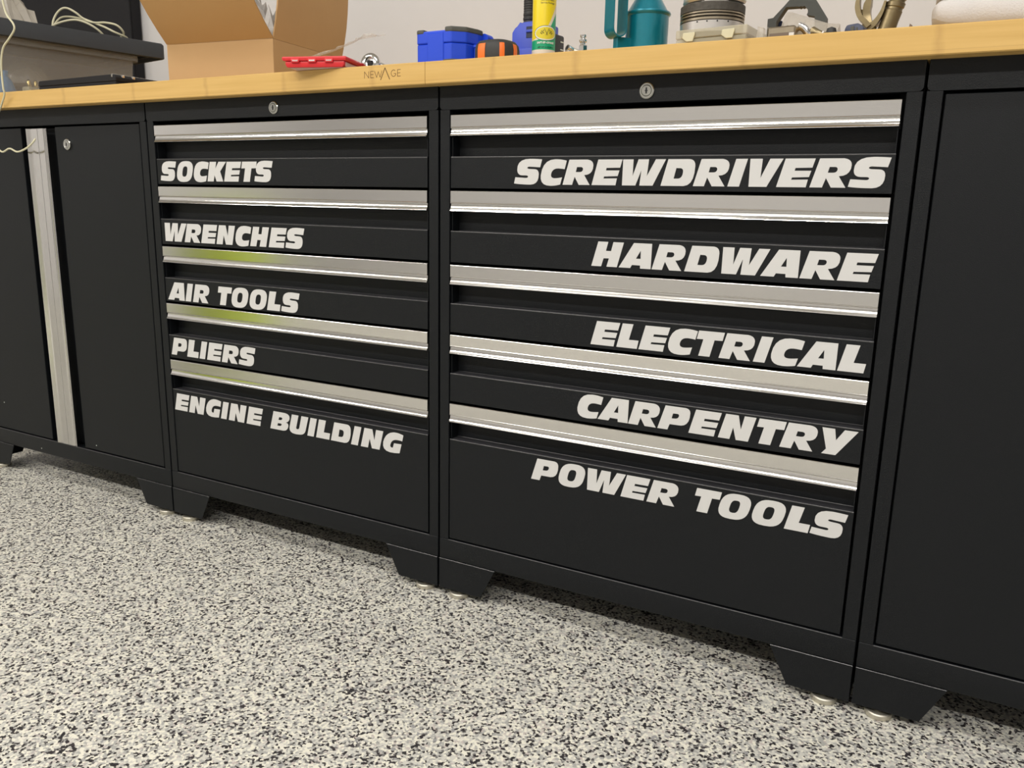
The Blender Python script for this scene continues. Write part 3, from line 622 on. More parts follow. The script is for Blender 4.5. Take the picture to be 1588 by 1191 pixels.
# tall black panel cabinet behind the tote
q = thing('wall_panel', 'tall flat black panel standing against the wall behind the tote', 'panel', (-1.25, 0.575, CT))
box_part('board', 'cab_pl', q, -0.500, 0.5020, -0.012, 0.022, 0, 0.78, bev=0.003)
box_part('facing', 'cab_pl', q, -0.498, 0.5035, -0.020, -0.0122, 0.004, 0.776, bev=0.002)
# coiled cream cable on the lid
A_ = [(-0.602, 0.222, 1.1010), (-0.6060, 0.22, 1.1256), (-0.6066, 0.23, 1.1491), (-0.5956, 0.24, 1.1653), (-0.5841, 0.25, 1.1678), (-0.5667, 0.26, 1.1576), (-0.5571, 0.27, 1.1465), (-0.5367, 0.28, 1.1375), (-0.5015, 0.29, 1.1244), (-0.4765, 0.3, 1.112),
      (-0.472, 0.33, 1.1040), (-0.50, 0.345, 1.1030), (-0.53, 0.34, 1.1030), (-0.500, 0.33, 1.1030), (-0.4850, 0.325, 1.1060), (-0.4689, 0.32, 1.1122), (-0.4662, 0.31, 1.1223), (-0.4741, 0.3, 1.1303), (-0.5001, 0.29, 1.135), (-0.5292, 0.28, 1.1354), (-0.565, 0.27, 1.1456), (-0.5939, 0.26, 1.1506), (-0.6163, 0.25, 1.1475), (-0.6298, 0.24, 1.1300),
      (-0.632, 0.225, 1.1060), (-0.61, 0.205, 1.1030), (-0.585, 0.205, 1.118), (-0.5577, 0.22, 1.1297), (-0.5333, 0.235, 1.1336), (-0.5128, 0.25, 1.1272), (-0.4971, 0.265, 1.1150), (-0.495, 0.28, 1.1030), (-0.52, 0.30, 1.1010)]
tag(part('coiled_cable', 'cream', None, lambda b: tube(b, catmull(A_, 8), 0.0026, 8), True), 'cream cable coiled loosely on top of the tote lid', 'cable')
D_ = [(-0.3665, -0.045, 1.1404), (-0.3703, -0.045, 1.1091), (-0.3619, -0.045, 1.0802), (-0.3424, -0.045, 1.0608), (-0.3403, -0.045, 1.0478), (-0.3619, -0.045, 1.0313), (-0.3863, -0.045, 1.0146), (-0.3987, -0.045, 0.9877), (-0.4022, -0.045, 0.9574), (-0.4021, -0.045, 0.9333),
      (-0.4052, -0.042, 0.9195), (-0.425, -0.038, 0.9017), (-0.47, -0.030, 0.8627), (-0.4885, -0.025, 0.8209), (-0.4676, -0.025, 0.7994), (-0.4365, -0.025, 0.8062), (-0.4085, -0.025, 0.7989), (-0.3759, -0.025, 0.8055), (-0.3600, -0.020, 0.8163), (-0.3575, -0.012, 0.8272)]
q = tag(part('hanging_cord', 'cream', None, lambda b: tube(b, catmull(D_, 8), 0.0020, 8), True), 'cream cord dangling over the worktop edge at the left photo edge', 'cord')
# crumpled clear bag on the lid near the left photo edge
def crumple(b, w, d, h, seed, n=14, amp=0.012):
    rnd = random.Random(seed); V = []
    for i in range(n + 1):
        row = []
        for j in range(n + 1):
            u, v = i / n * 2 - 1, j / n * 2 - 1
            e = max(0.0, 1 - max(abs(u), abs(v)) ** 3)
            z = h * e * (0.65 + 0.35 * rnd.random()) + amp * 0.15 * rnd.random()
            row.append(b.verts.new((u * w / 2 + rnd.uniform(-1, 1) * amp * 0.4, v * d / 2 + rnd.uniform(-1, 1) * amp * 0.4, z)))
        V.append(row)
    for i in range(n):
        for j in range(n): b.faces.new((V[i][j], V[i + 1][j], V[i + 1][j + 1], V[i][j + 1]))
    b.faces.new([V[i][0] for i in range(n, -1, -1)] + [V[0][j] for j in range(1, n + 1)] + [V[i][n] for i in range(1, n + 1)] + [V[n][j] for j in range(n - 1, 0, -1)])
tag(part('crumpled_bag', 'bag', None, lambda b: crumple(b, 0.20, 0.15, 0.10, 4), False, loc=(-0.628, 0.075, 1.0975), rot=(0, 0, -0.18)), 'crumpled clear plastic bag on the near end of the tote lid', 'plastic bag')

# open cardboard box
BA = math.radians(7)
box = thing('cardboard_box', 'open brown cardboard box with raised flaps, behind the red case', 'box', (0.228, 0.13, CT), BA)
BH = 1.021 - CT; t_ = 0.0035; BW = 0.272; BD = 0.250
part('box_wall', 'card', box, lambda b: bx(b, -BW, 0, 0, t_, 0, BH, bev=0.0008))
part('box_wall', 'card', box, lambda b: bx(b, -t_, 0, t_, BD - t_, 0, BH, bev=0.0008))
part('box_wall', 'card', box, lambda b: bx(b, -BW, 0, BD - t_, BD, 0, BH, bev=0.0008))
part('box_wall', 'card', box, lambda b: bx(b, -BW, -BW + t_, t_, BD - t_, 0, BH, bev=0.0008))
part('box_bottom', 'card', box, lambda b: bx(b, -BW + t_, -t_, t_, BD - t_, 0, t_))
def flap(L, T, w, name='flap', m='card_in', crease=None):
    def f(b):
        nseg = 4; V = []
        # slightly bowed board
        for k in range(nseg + 1):
            s = k / nseg; bow = 0.004 * math.sin(PI * s)
            V.append([b.verts.new((x, -bow + y, s * L)) for x, y in ((0, 0), (w, 0), (w, t_ * 0.9), (0, t_ * 0.9))])
        for A, B in zip(V, V[1:]):
            for k in range(4): b.faces.new((A[k], A[(k + 1) % 4], B[(k + 1) % 4], B[k]))
        b.faces.new(V[0]); b.faces.new(V[-1])
        bmesh.ops.transform(b, matrix=T, verts=b.verts)
    return part(name, m, box, f, True)
flap(0.135, Matrix.Translation((-BW, 0, BH)) @ Matrix.Rotation(math.radians(40), 4, 'X'), BW)          # front flap leaning out
flap(0.1290, Matrix.Translation((0, 0.002, BH)) @ Matrix.Rotation(math.radians(9), 4, 'Y') @ Matrix.Rotation(PI / 2, 4, 'Z') , BD - 0.004, m='card')
flap(0.125, Matrix.Translation((0, BD, BH)) @ Matrix.Rotation(math.radians(-105), 4, 'X') @ Matrix.Rotation(PI, 4, 'Z'), BW, m='card')
flap(0.130, Matrix.Translation((-BW, BD - 0.002, BH)) @ Matrix.Rotation(math.radians(30), 4, 'Y') @ Matrix.Rotation(-PI / 2, 4, 'Z'), BD - 0.006, m='card')
def wrapf(b):
    crumple(b, 0.222, 0.20, 0.20, 11, 16, 0.016)
tag(part('bubble_wrap', 'foil', None, wrapf, False, loc=(0.092, 0.240, CT + 0.006), rot=(0, 0, BA)), 'grey crumpled bubble wrap filling the open cardboard box', 'packing')

# red case overhanging the edge
RA = math.radians(17)
q = thing('red_case', 'small red plastic bit case overhanging the worktop edge', 'case', (0.4395, -0.062, CT), RA)
def redb(b): prism(b, [(0.004, 0.0008), (0.104, 0.0008), (0.107, 0.0048), (0.1075, 0.0106), (0.0005, 0.0106), (0.001, 0.0048)], 'y', 0.0, 0.070, bev=0.0012, seg=2)
part('case_base', 'red', q, redb, True)
def redl(b):
    prism(b, [(-0.0025, 0.0110), (0.1105, 0.0110), (0.1120, 0.0150), (0.1105, 0.0180), (-0.0035, 0.0180), (-0.0050, 0.0150)], 'y', -0.0020, 0.072, bev=0.0012, seg=2)
part('case_lid', 'red', q, redl, True)
for x in (0.020, 0.0505, 0.081):
    lt = box_part('latch', 'red', q, x - 0.0075, x + 0.0075, -0.0030, 0.0, 0.0080, 0.0145, bev=0.0012, seg=2, smooth=True)
    box_part('slot', 'white_pl' if x == 0.0505 else 'pink', lt, x - 0.0052, x + 0.0052, -0.0034, -0.0026, 0.0100, 0.0122, bev=0.0003)
part('tray', 'pink', q, lambda b: prism(b, [(0.008, 0.0), (0.100, 0.0), (0.1078, 0.0007), (0.006, 0.0007)], 'y', 0.003, 0.066))
box_part('side_window', 'pink', q, 0.1065, 0.1081, 0.006, 0.060, 0.0018, 0.0095, bev=0.0005)

# clear plastic sleeve sticking up behind the red case
def sleeve(b):
    P = catmull([(0.3607, 0.085, 0.9690), (0.4172, 0.085, 0.9775), (0.4461, 0.082, 0.9829), (0.4750, 0.08, 0.9890), (0.4886, 0.08, 0.9936), (0.5108, 0.08, 0.9970), (0.5290, 0.08, 0.9960)], 5)
    n = len(P); A = []
    for i, p in enumerate(P):
        s = i / (n - 1); w = 0.0042 + 0.0045 * max(0, 1 - abs(s - 0.82) / 0.16) - 0.003 * max(0, (s - 0.93) / 0.07)
        A.append([b.verts.new((p.x, p.y - 0.004 + 0.003 * math.sin(i * 1.3), p.z + w * 0.5)), b.verts.new((p.x, p.y - 0.006, p.z)), b.verts.new((p.x + 0.002, p.y - 0.004, p.z - w * 0.5)), b.verts.new((p.x, p.y + 0.001, p.z))])
    for X, Y in zip(A, A[1:]):
        for k in range(4): b.faces.new((X[k], X[(k + 1) % 4], Y[(k + 1) % 4], Y[k]))
    b.faces.new(A[0]); b.faces.new(A[-1])
    tube(b, [(0.5290, 0.08, 0.9960), (0.5460, 0.08, 0.9967)], [0.0012, 0.0004], 6)
    # lower folded sheet resting on the bench
    V = [[b.verts.new((x, y + 0.01 * (j - 1), z + 0.0006 * ((i + j) % 2))) for j in range(3)] for i, (x, y, z) in enumerate([(0.372, 0.085, 0.966), (0.41, 0.082, 0.958), (0.45, 0.08, 0.950), (0.49, 0.078, 0.942), (0.53, 0.076, 0.934), (0.548, 0.075, 0.9285)])]
    for X, Y in zip(V, V[1:]):
        for k in range(2): b.faces.new((X[k], X[k + 1], Y[k + 1], Y[k]))
tag(part('plastic_sleeve', 'clear', None, sleeve, True), 'thin clear plastic sleeve sticking up behind the red case', 'plastic sleeve')
# chrome ratchet
q = thing('ratchet', 'chrome ratchet with round head lying beside the red case', 'ratchet', (0.536, 0.05, CT + 0.0002), 0.35)
def rh(b):
    T = Matrix.Translation((0, 0, 0.0175)) @ Matrix.Rotation(math.radians(80), 4, 'X')
    lathe(b, [(0, -0.010), (0.013, -0.0095), (0.0165, -0.005), (0.0172, 0.0), (0.0165, 0.006), (0.012, 0.0098), (0.0085, 0.0102), (0.008, 0.004), (0, 0.004)], 32, T=T)
part('head', 'chrome', q, rh, True)
part('drive', 'dark_hole', q, lambda b: bx(b, -0.0045, 0.0045, -0.0090, -0.0040, 0.013, 0.022, bev=0.0008))
part('shaft', 'chrome', q, lambda b: tube(b, [(-0.013, 0.004, 0.014), (-0.030, 0.010, 0.0085), (-0.055, 0.02, 0.0065)], [0.0055, 0.0048, 0.0062], 14), True)
part('shaft', 'chrome', q, lambda b: tube(b, [(0.012, 0.004, 0.016), (0.026, 0.010, 0.0105), (0.05, 0.02, 0.008)], [0.0060, 0.0058, 0.0075], 14), True)

# blue case with grey corners
q = thing('blue_case', 'bright blue plastic tool case with grey corner bumpers', 'tool case', (0.5975, 0.10, CT))
OUT = [(0, 0.004), (0.003, 0.0), (0.0725, 0.0), (0.093, 0.018), (0.100, 0.045), (0.100, 0.12), (0.0, 0.12)]
def scl(P, d): 
    cx, cy = 0.05, 0.06
    return [(cx + (x - cx) * (1 + d / 0.05), cy + (y - cy) * (1 + d / 0.06)) for x, y in P]
part('lower_shell', 'blue', q, lambda b: prism(b, OUT, 'z', 0.0, 0.0520, bev=0.0012))
part('upper_shell', 'blue', q, lambda b: prism(b, scl(OUT, 0.0005), 'z', 0.0526, 0.0735, bev=0.0022, seg=2))
part('grip_panel', 'blue', q, lambda b: bx(b, 0.024, 0.058, -0.0016, 0.004, 0.004, 0.0700, bev=0.0012))
part('corner_bumper', 'grey_rub', q, lambda b: prism(b, [(-0.0012, 0.030), (-0.0012, 0.003), (0.003, -0.0012), (0.0165, -0.0012), (0.0165, 0.030)], 'z', 0.0690, 0.0765, bev=0.0022, seg=2))
part('corner_bumper', 'grey_rub', q, lambda b: prism(b, [(0.060, -0.0014), (0.0735, -0.0014), (0.0945, 0.017), (0.1018, 0.0445), (0.1018, 0.060), (0.060, 0.060)], 'z', 0.0700, 0.0790, bev=0.0025, seg=2))
part('corner_bumper', 'grey_rub', q, lambda b: prism(b, [(0.055, -0.0012), (0.0735, -0.0012), (0.0945, 0.017), (0.1012, 0.0445), (0.1012, 0.050), (0.055, 0.050)], 'z', 0.0002, 0.0260, bev=0.0015))
def hinge(b):
    T = Matrix.Translation((0.100, 0.07, 0.055)) @ Matrix.Rotation(PI / 2, 4, 'X')
    tube(b, [(0.103, 0.060, 0.066), (0.103, 0.080, 0.066)], 0.0085, 16); tube(b, [(0.112, 0.085, 0.060), (0.112, 0.100, 0.060)], 0.0080, 16)
part('hinge', 'blue', q, hinge, True)
part('latch', 'blue', q, lambda b: (bx(b, 0.1005, 0.1065, 0.030, 0.050, 0.008, 0.048, bev=0.0015), bx(b, 0.1005, 0.112, 0.028, 0.052, 0.046, 0.051, bev=0.001)))

# black and orange tape measure
q = thing('tape_measure', 'black rubber tape measure with orange stripes', 'tape measure', (0.7685, 0.09, CT), 0)
def superell(a, b_, n=40, e=2.6):
    o = []
    for k in range(n):
        t = 2 * PI * k / n; c, s = math.cos(t), math.sin(t)
        o.append((a * math.copysign(abs(c) ** (2 / e), c), b_ * math.copysign(abs(s) ** (2 / e), s)))
    return o
def tapeb(b):
    P = superell(0.0350, 0.0345)
    L = [(0.80, 0.0), (0.94, 0.003), (1.0, 0.012), (1.0, 0.030), (0.95, 0.038), (0.82, 0.0435), (0.6, 0.0455)]
    R = [[b.verts.new((x * s, y * s, z)) for x, y in P] for s, z in L]
    for A, B in zip(R, R[1:]):
        for k in range(len(A)): b.faces.new((A[k], A[(k + 1) % len(A)], B[(k + 1) % len(A)], B[k]))
    b.faces.new(R[0]); b.faces.new(R[-1])
part('case_shell', 'rubber', q, tapeb, True)
for a0, a1 in ((-115, -93), (-58, -42), (-7, 3)):
    def stripe(b, a0=a0, a1=a1):
        n = 6; V = []
        for i in range(n + 1):
            t = math.radians(a0 + (a1 - a0) * i / n); c, s = math.cos(t), math.sin(t)
            x, y = 0.0350 * math.copysign(abs(c) ** (2 / 2.6), c), 0.0345 * math.copysign(abs(s) ** (2 / 2.6), s)
            row = []
            for sc, z in ((0.90, 0.0025), (0.975, 0.004), (1.022, 0.013), (1.022, 0.030), (0.985, 0.0370), (0.90, 0.0395)):
                row.append(b.verts.new((x * sc, y * sc, z)))
            V.append(row)
        for A, B in zip(V, V[1:]):
            for k in range(5): b.faces.new((A[k], A[k + 1], B[k + 1], B[k]))
        for row in (V[0], V[-1]): b.faces.new(row)
        b.faces.new([r[0] for r in V]); b.faces.new([r[-1] for r in V])
        b.faces.new([V[0][0], V[0][-1], V[-1][-1], V[-1][0]])
    part('stripe', 'orange', q, stripe, True)

# blue tool with black ribbed grip, standing behind the grease tube
q = thing('blue_tool', 'matt blue power tool with black ribbed grip behind the yellow tube', 'power tool', (0.755, 0.235, CT))
def btool(b):
    prism(b, [(-0.030, 0.0), (0.034, 0.0), (0.034, 0.0995), (0.020, 0.1015), (-0.0085, 0.1005), (-0.0115, 0.0975), (-0.0235, 0.0925), (-0.0300, 0.0840)], 'y', -0.018, 0.045, bev=0.003, seg=2)
part('body', 'blue2', q, btool, True)
box_part('base_band', 'blue2', q, -0.0305, 0.035, -0.020, 0.047, 0.0, 0.0560, bev=0.0025, seg=2, smooth=True)
box_part('recess', 'navy', q, 0.0000, 0.0200, -0.0190, -0.0175, 0.0730, 0.0920, bev=0.0003)
box_part('slide', 'blue2', q, 0.0005, 0.0195, -0.0215, -0.0185, 0.0815, 0.0865, bev=0.0015, seg=2, smooth=True)
def grip(b):
    L = [(0.0135, 0.1000), (0.0135, 0.105), (0.0125, 0.1065), (0.0138, 0.108), (0.0138, 0.112), (0.0126, 0.1135), (0.0136, 0.115), (0.0136, 0.119), (0.0128, 0.121)]
    z = 0.121
    while z < 0.23: L += [(0.0132, z + 0.001), (0.0132, z + 0.0032), (0.0126, z + 0.0042)]; z += 0.0042
    L += [(0.012, z + 0.004), (0, z + 0.006)]
    lathe(b, L, 28, c=(-0.0065, 0.010, 0))
part('grip', 'rubber', q, grip, True)

# grease tube
GX, GY, GR = 0.8140, 0.170, 0.0200
vd = Vector((1.49645 - GX, -1.17745 - GY, 0)).normalized(); side = Vector((-vd.y, vd.x, 0))
q = thing('grease_tube', 'yellow and green grease cartridge tube with oval flag emblem', 'grease tube', (GX, GY, CT), math.atan2(side.y, side.x))
def tube_mat():
    m = bpy.data.materials.new('grease_tube_label'); n, l, b = nodes_of(m)
    tc = n.new('ShaderNodeTexCoord'); sx = n.new('ShaderNodeSeparateXYZ'); l.new(tc.outputs['Object'], sx.inputs[0])
    def mth(op, a, c=None, d=None):
        k = n.new('ShaderNodeMath'); k.operation = op
        for i, v in enumerate((a, c, d)):
            if v is None: continue
            if isinstance(v, (int, float)): k.inputs[i].default_value = v
            else: l.new(v, k.inputs[i])
        return k.outputs[0]
    x, z = sx.outputs[0], sx.outputs[2]
    # diagonal sweep: curve rises to the right
    xr = mth('ADD', x, 0.020)
    curve = mth('MULTIPLY_ADD', mth('POWER', mth('DIVIDE', xr, 0.040), 3.0), 0.046, 0.0545)
    green = mth('LESS_THAN', z, mth('SUBTRACT', curve, 0.0))
    white = mth('LESS_THAN', z, mth('MULTIPLY_ADD', mth('DIVIDE', xr, 0.040), 0.012, mth('ADD', curve, 0.0006)))
    base = mth('LESS_THAN', z, 0.0395)
    def mix(f, a, c):
        k = n.new('ShaderNodeMix'); k.data_type = 'RGBA'; l.new(f, k.inputs[0])
        for i, v in ((6, a), (7, c)):
            if isinstance(v, tuple): k.inputs[i].default_value = (*v, 1)
            else: l.new(v, k.inputs[i])
        return k.outputs[2]
    c0 = mix(white, (0.80, 0.62, 0.005), (0.70, 0.66, 0.52)); c0 = mix(green, c0, (0.005, 0.34, 0.16)); c0 = mix(base, c0, (0.72, 0.64, 0.54))
    l.new(c0, b.inputs['Base Color']); b.inputs['Roughness'].default_value = 0.35
    return m
part('tube_wall', tube_mat(), q, lambda b: lathe(b, [(0, 0.0), (GR, 0.0), (GR, 0.235), (GR * 0.96, 0.238), (0, 0.238)], 64), True)
def wrap(b, off):
    for v in b.verts:
        a = v.co.x / GR; r = GR + off - v.co.y * 1.0
        v.co = (r * math.sin(a), -r * math.cos(a), v.co.z)
def on_tube(name, m, contours, off, par):
    bm = filled(contours, 0.00025)
    es = [e for e in bm.edges if e.calc_length() > 0.004]
    if es: bmesh.ops.subdivide_edges(bm, edges=es, cuts=3); bmesh.ops.triangulate(bm, faces=bm.faces)
    wrap(bm, off); return finish(name, bm, m, par)
def ell(cx, cz, a, b_, n=48): return [(cx + a * math.cos(2 * PI * k / n), cz + b_ * math.sin(2 * PI * k / n)) for k in range(n)]
def grid_disc(name, m, cx, cz, a, b_, off, par):
    bm = bmesh.new(); n = 14; V = {}
    rings = [[(cx + a * r / 6 * math.cos(2 * PI * k / 36), cz + b_ * r / 6 * math.sin(2 * PI * k / 36)) for k in range(36)] for r in range(1, 7)]
    ct = bm.verts.new((cx, 0, cz)); R = [[bm.verts.new((x, 0, z)) for x, z in ring] for ring in rings]
    for k in range(36): bm.faces.new((ct, R[0][k], R[0][(k + 1) % 36]))
    for A, B in zip(R, R[1:]):
        for k in range(36): bm.faces.new((A[k], B[k], B[(k + 1) % 36], A[(k + 1) % 36]))
    wrap(bm, off); return finish(name, bm, m, par)
EC = (0.0040, 0.0655)
M['print_dark'] = mat('dark_outline_print', (0.10, 0.10, 0.03), 0.4, noise=0.02)
M['oval_y'] = mat('yellow_print', (0.72, 0.60, 0.03), 0.4, noise=0.02)
em = grid_disc('emblem', 'print_dark', EC[0], EC[1], 0.0218, 0.0122, 0.00012, q)
grid_disc('emblem_border', 'printwhite', EC[0], EC[1], 0.0208, 0.0114, 0.00020, em)
grid_disc('emblem_field', 'oval_y', EC[0], EC[1], 0.0188, 0.0097, 0.00028, em)
def quad(p, w):
    (x0, z0), (x1, z1) = p; d = Vector((x1 - x0, z1 - z0)).normalized(); nx, nz = -d[1] * w / 2, d[0] * w / 2
    return [(x0 + nx, z0 + nz), (x1 + nx, z1 + nz), (x1 - nx, z1 - nz), (x0 - nx, z0 - nz)]
fl = [quad(((EC[0] + 0.0025, EC[1] - 0.0035), (EC[0] - 0.0035, EC[1] + 0.0072)), 0.0006), quad(((EC[0] - 0.0005, EC[1] - 0.0035), (EC[0] + 0.0050, EC[1] + 0.0072)), 0.0006)]
fm = on_tube('flag_poles', 'print_dark', fl, 0.00045, em)
chk = []
for s in (-1, 1):
    for i in range(4):
        for j in range(3):
            if (i + j) % 2: continue
            x = EC[0] + s * (0.0048 + i * 0.0015) + 0.0008; z = EC[1] + 0.0050 - j * 0.0019 - i * 0.0006
            chk.append([(x, z), (x + 0.0013 * s, z - 0.0004), (x + 0.0013 * s, z - 0.0020), (x, z - 0.0016)])
on_tube('chequers', 'print_dark', chk, 0.00045, em)
def print_text(txt, size, x, z, m, off, par, bold=0.0):
    cu = bpy.data.curves.new('tmp', 'FONT'); cu.body = txt; cu.size = size; cu.align_x = 'CENTER'; cu.extrude = 0.00012; cu.offset = bold
    ob = bpy.data.objects.new('tmp', cu); COL.objects.link(ob)
    me = bpy.data.meshes.new_from_object(ob.evaluated_get(bpy.context.evaluated_depsgraph_get()))
    bpy.data.objects.remove(ob); bpy.data.curves.remove(cu)
    bm = bmesh.new(); bm.from_mesh(me); bpy.data.meshes.remove(me)
    for v in bm.verts: v.co = (v.co.x + x, -v.co.z, v.co.y + z)
    wrap(bm, off); return finish('printed_text', bm, m, par)
print_text('SAFT-ER-GREASE', 0.0042, 0.004, 0.0490, 'printwhite', 0.0002, q, 0.00016)
print_text('NET WT 14 OZ 397 G', 0.0030, 0.004, 0.0420, 'printgreen', 0.0002, q, 0.00008)
print_text('Safe and Heavy', 0.0040, 0.0060, 0.1165, 'printgrey', 0.0002, q)
print_text('Service Package', 0.0040, 0.0060, 0.1120, 'printgrey', 0.0002, q)

# black block with two white marks
q = thing('black_charger', 'small black plastic block with two white marks beside the grease tube', 'charger', (0.8250, 0.19, CT), -0.1)
box_part('block', 'black_pl', q, -0.018, 0.0085, -0.02, 0.02, 0, 0.0690, bev=0.004, seg=3, smooth=True)
for z in (0.0450, 0.0575): box_part('white_mark', 'printwhite', q, 0.0080, 0.0089, 0.0060, 0.0155, z - 0.0010, z + 0.0010)
# small spanner / socket bar
q = thing('socket_bar', 'short chrome socket lying between black block and air fitting', 'socket', (0.8990, 0.085, CT + 0.0002), -0.5)
def sk(b):
    T = Matrix.Translation((0, 0, 0.0265)) @ Matrix.Rotation(math.radians(70), 4, 'X')
    lathe(b, [(0.0036, -0.0), (0.0052, 0.0), (0.0056, -0.002), (0.0056, -0.020), (0.0036, -0.020), (0.0036, 0.0)], 24, T=T)
part('socket_body', 'chrome', q, sk, True)
part('bore', 'dark_hole', q, lambda b: lathe(b, [(0, 0), (0.0037, 0), (0.0037, -0.001), (0, -0.001)], 20, T=Matrix.Translation((0, 0.0003, 0.0265)) @ Matrix.Rotation(math.radians(70), 4, 'X')), True)
part('handle_bar', 'steel_pad', q, lambda b: tube(b, [(-0.001, 0.010, 0.0245), (0.010, 0.016, 0.0200), (0.020, 0.022, 0.0130), (0.032, 0.028, 0.0046)], [0.0036, 0.0036, 0.0036, 0.0040], 12), True)
part('stand_ring', 'chrome', q, lambda b: lathe(b, [(0.0045, 0), (0.0075, 0), (0.0075, 0.0215), (0.0045, 0.0215)], 20, c=(0, 0.006, 0), closed=True), True)
# air fitting
q = thing('air_fitting', 'small steel air hose fitting standing upright', 'air fitting', (0.9085, 0.125, CT))
part('hex_base', 'chrome', q, lambda b: lathe(b, [(0, 0.0), (0.0066, 0.0), (0.0070, 0.002), (0.0070, 0.0350), (0.0060, 0.0362), (0, 0.0362)], 6))
part('nipple', 'chrome', q, lambda b: lathe(b, [(0.0042, 0.036), (0.0040, 0.0395), (0.0063, 0.0410), (0.0063, 0.0440), (0.0036, 0.0455), (0.0036, 0.0475), (0.0050, 0.0485), (0.0050, 0.0515), (0.0038, 0.0520), (0.0030, 0.0515), (0.0030, 0.045)], 28), True)

# teal oil can
q = thing('oil_can', 'teal painted metal oil can with strap handle', 'oil can', (1.0015, 0.165, CT))
part('can_body', 'teal', q, lambda b: lathe(b, [(0, 0), (0.0325, 0), (0.0338, 0.0015), (0.0342, 0.0780), (0.0366, 0.0800), (0.0372, 0.0820), (0.0362, 0.0842), (0.0345, 0.0850)], 48), True)
part('cone_top', 'teal', q, lambda b: lathe(b, [(0.0345, 0.0848), (0.0325, 0.0855), (0.0220, 0.1030), (0.0205, 0.1052), (0.0215, 0.1065), (0.0215, 0.1125), (0.0200, 0.1130), (0.0200, 0.135), (0.012, 0.15), (0.0040, 0.156), (0.0040, 0.24), (0.0, 0.24)], 48), True)
def strap(b):
    # flat band: up along the can, round a bend at the bottom and up again outside
    path = [(-0.0480, 0.16), (-0.0480, 0.0560)] + [(-0.0600 + 0.0120 * math.cos(math.radians(a)), 0.0540 - 0.0120 * math.sin(math.radians(a))) for a in range(0, 181, 15)] + [(-0.0720, 0.16)]
    hw = 0.0130; th = 0.0016; V = []
    for i, (x, z) in enumerate(path):
        a = path[max(i - 1, 0)]; c = path[min(i + 1, len(path) - 1)]
        d = Vector((c[0] - a[0], c[1] - a[1])).normalized(); nx, nz = -d[1] * th / 2, d[0] * th / 2
        V.append([b.verts.new((x + nx, -hw, z + nz)), b.verts.new((x + nx, hw, z + nz)), b.verts.new((x - nx, hw, z - nz)), b.verts.new((x - nx, -hw, z - nz))])
    for A, B in zip(V, V[1:]):
        for k in range(4): b.faces.new((A[k], A[(k + 1) % 4], B[(k + 1) % 4], B[k]))
    b.faces.new(V[0]); b.faces.new(V[-1])
    bmesh.ops.transform(b, matrix=Matrix.Rotation(math.radians(56), 4, 'Z'), verts=b.verts)
part('strap_handle', 'teal', q, strap, True)
part('handle_foot', 'teal', q, lambda b: bx(b, -0.0600, -0.0300, -0.006, 0.006, 0.006, 0.0430, bev=0.001, T=Matrix.Rotation(math.radians(56), 4, 'Z')))

# organiser box with two latches
q = thing('parts_organiser', 'yellowed clear parts box with two latches under the pistons', 'parts box', (1.0890, 0.050, CT), math.radians(-5))
box_part('tray', 'organ', q, 0, 0.1040, 0, 0.135, 0, 0.0190, bev=0.0015)
box_part('lid', 'organ', q, -0.0005, 0.1045, -0.0005, 0.1355, 0.0194, 0.0318, bev=0.0012)
for x in (0.020, 0.078):
    part('latch', 'cream', q, lambda b, x=x: prism(b, [(x - 0.0085, 0.0270), (x + 0.0095, 0.0275), (x + 0.0095, 0.0235), (x + 0.0075, 0.0205), (x + 0.0070, 0.0150), (x - 0.0025, 0.0150), (x - 0.0095, 0.0200)], 'y', -0.0030, -0.0006, bev=0.0006))
part('parts_inside', 'grey_rub', q, lambda b: (bx(b, 0.034, 0.074, 0.006, 0.1, 0.004, 0.0185), bx(b, 0.008, 0.028, 0.006, 0.1, 0.003, 0.015), bx(b, 0.080, 0.100, 0.006, 0.09, 0.004, 0.016)))

# pistons
PC = (1.1225, 0.112)
q = thing('piston', 'lower engine piston with sooty crown and rings on the parts box', 'piston', (PC[0], PC[1], CT + 0.0320), 0.3, 'engine pistons')
R = 0.0468
part('crown', 'carbon', q, lambda b: lathe(b, [(0, 0.0405), (R - 0.002, 0.0405), (R, 0.0390), (R, 0.0285), (R - 0.003, 0.0280), (0, 0.0280)], 64), True)
for z in (0.0215, 0.0255): part('piston_ring', 'ring', q, lambda b, z=z: lathe(b, [(R - 0.006, z), (R - 0.0002, z), (R - 0.0002, z + 0.0020), (R - 0.006, z + 0.0020)], 64, closed=True), True)
part('oil_ring', 'ring', q, lambda b: lathe(b, [(R - 0.006, 0.0160), (R - 0.0002, 0.0160), (R - 0.0002, 0.0190), (R - 0.006, 0.0190)], 64, closed=True), True)
part('core', 'carbon', q, lambda b: lathe(b, [(0, 0.0155), (R - 0.0040, 0.0155), (R - 0.0040, 0.0280), (0, 0.0280)], 48), True)
part('skirt', 'alu', q, lambda b: lathe(b, [(R - 0.005, 0.0), (R - 0.001, 0.0), (R - 0.0005, 0.0148), (R - 0.005, 0.0155)], 64, closed=True), True)
part('drain_hole', 'dark_hole', q, lambda b: [lathe(b, [(0, 0), (0.0011, 0), (0.0011, 0.001), (0, 0.001)], 12, T=Matrix.Rotation(math.radians(a), 4, 'Z') @ Matrix.Translation((R - 0.0011, 0, 0.0130)) @ Matrix.Rotation(PI / 2, 4, 'Y')) for a in (-118, -100, -82, -62)])
q = thing('piston', 'upper bright aluminium piston resting upside down on the sooty crown', 'piston', (PC[0] + 0.002, PC[1], CT + 0.0732), 0.25, 'engine pistons')
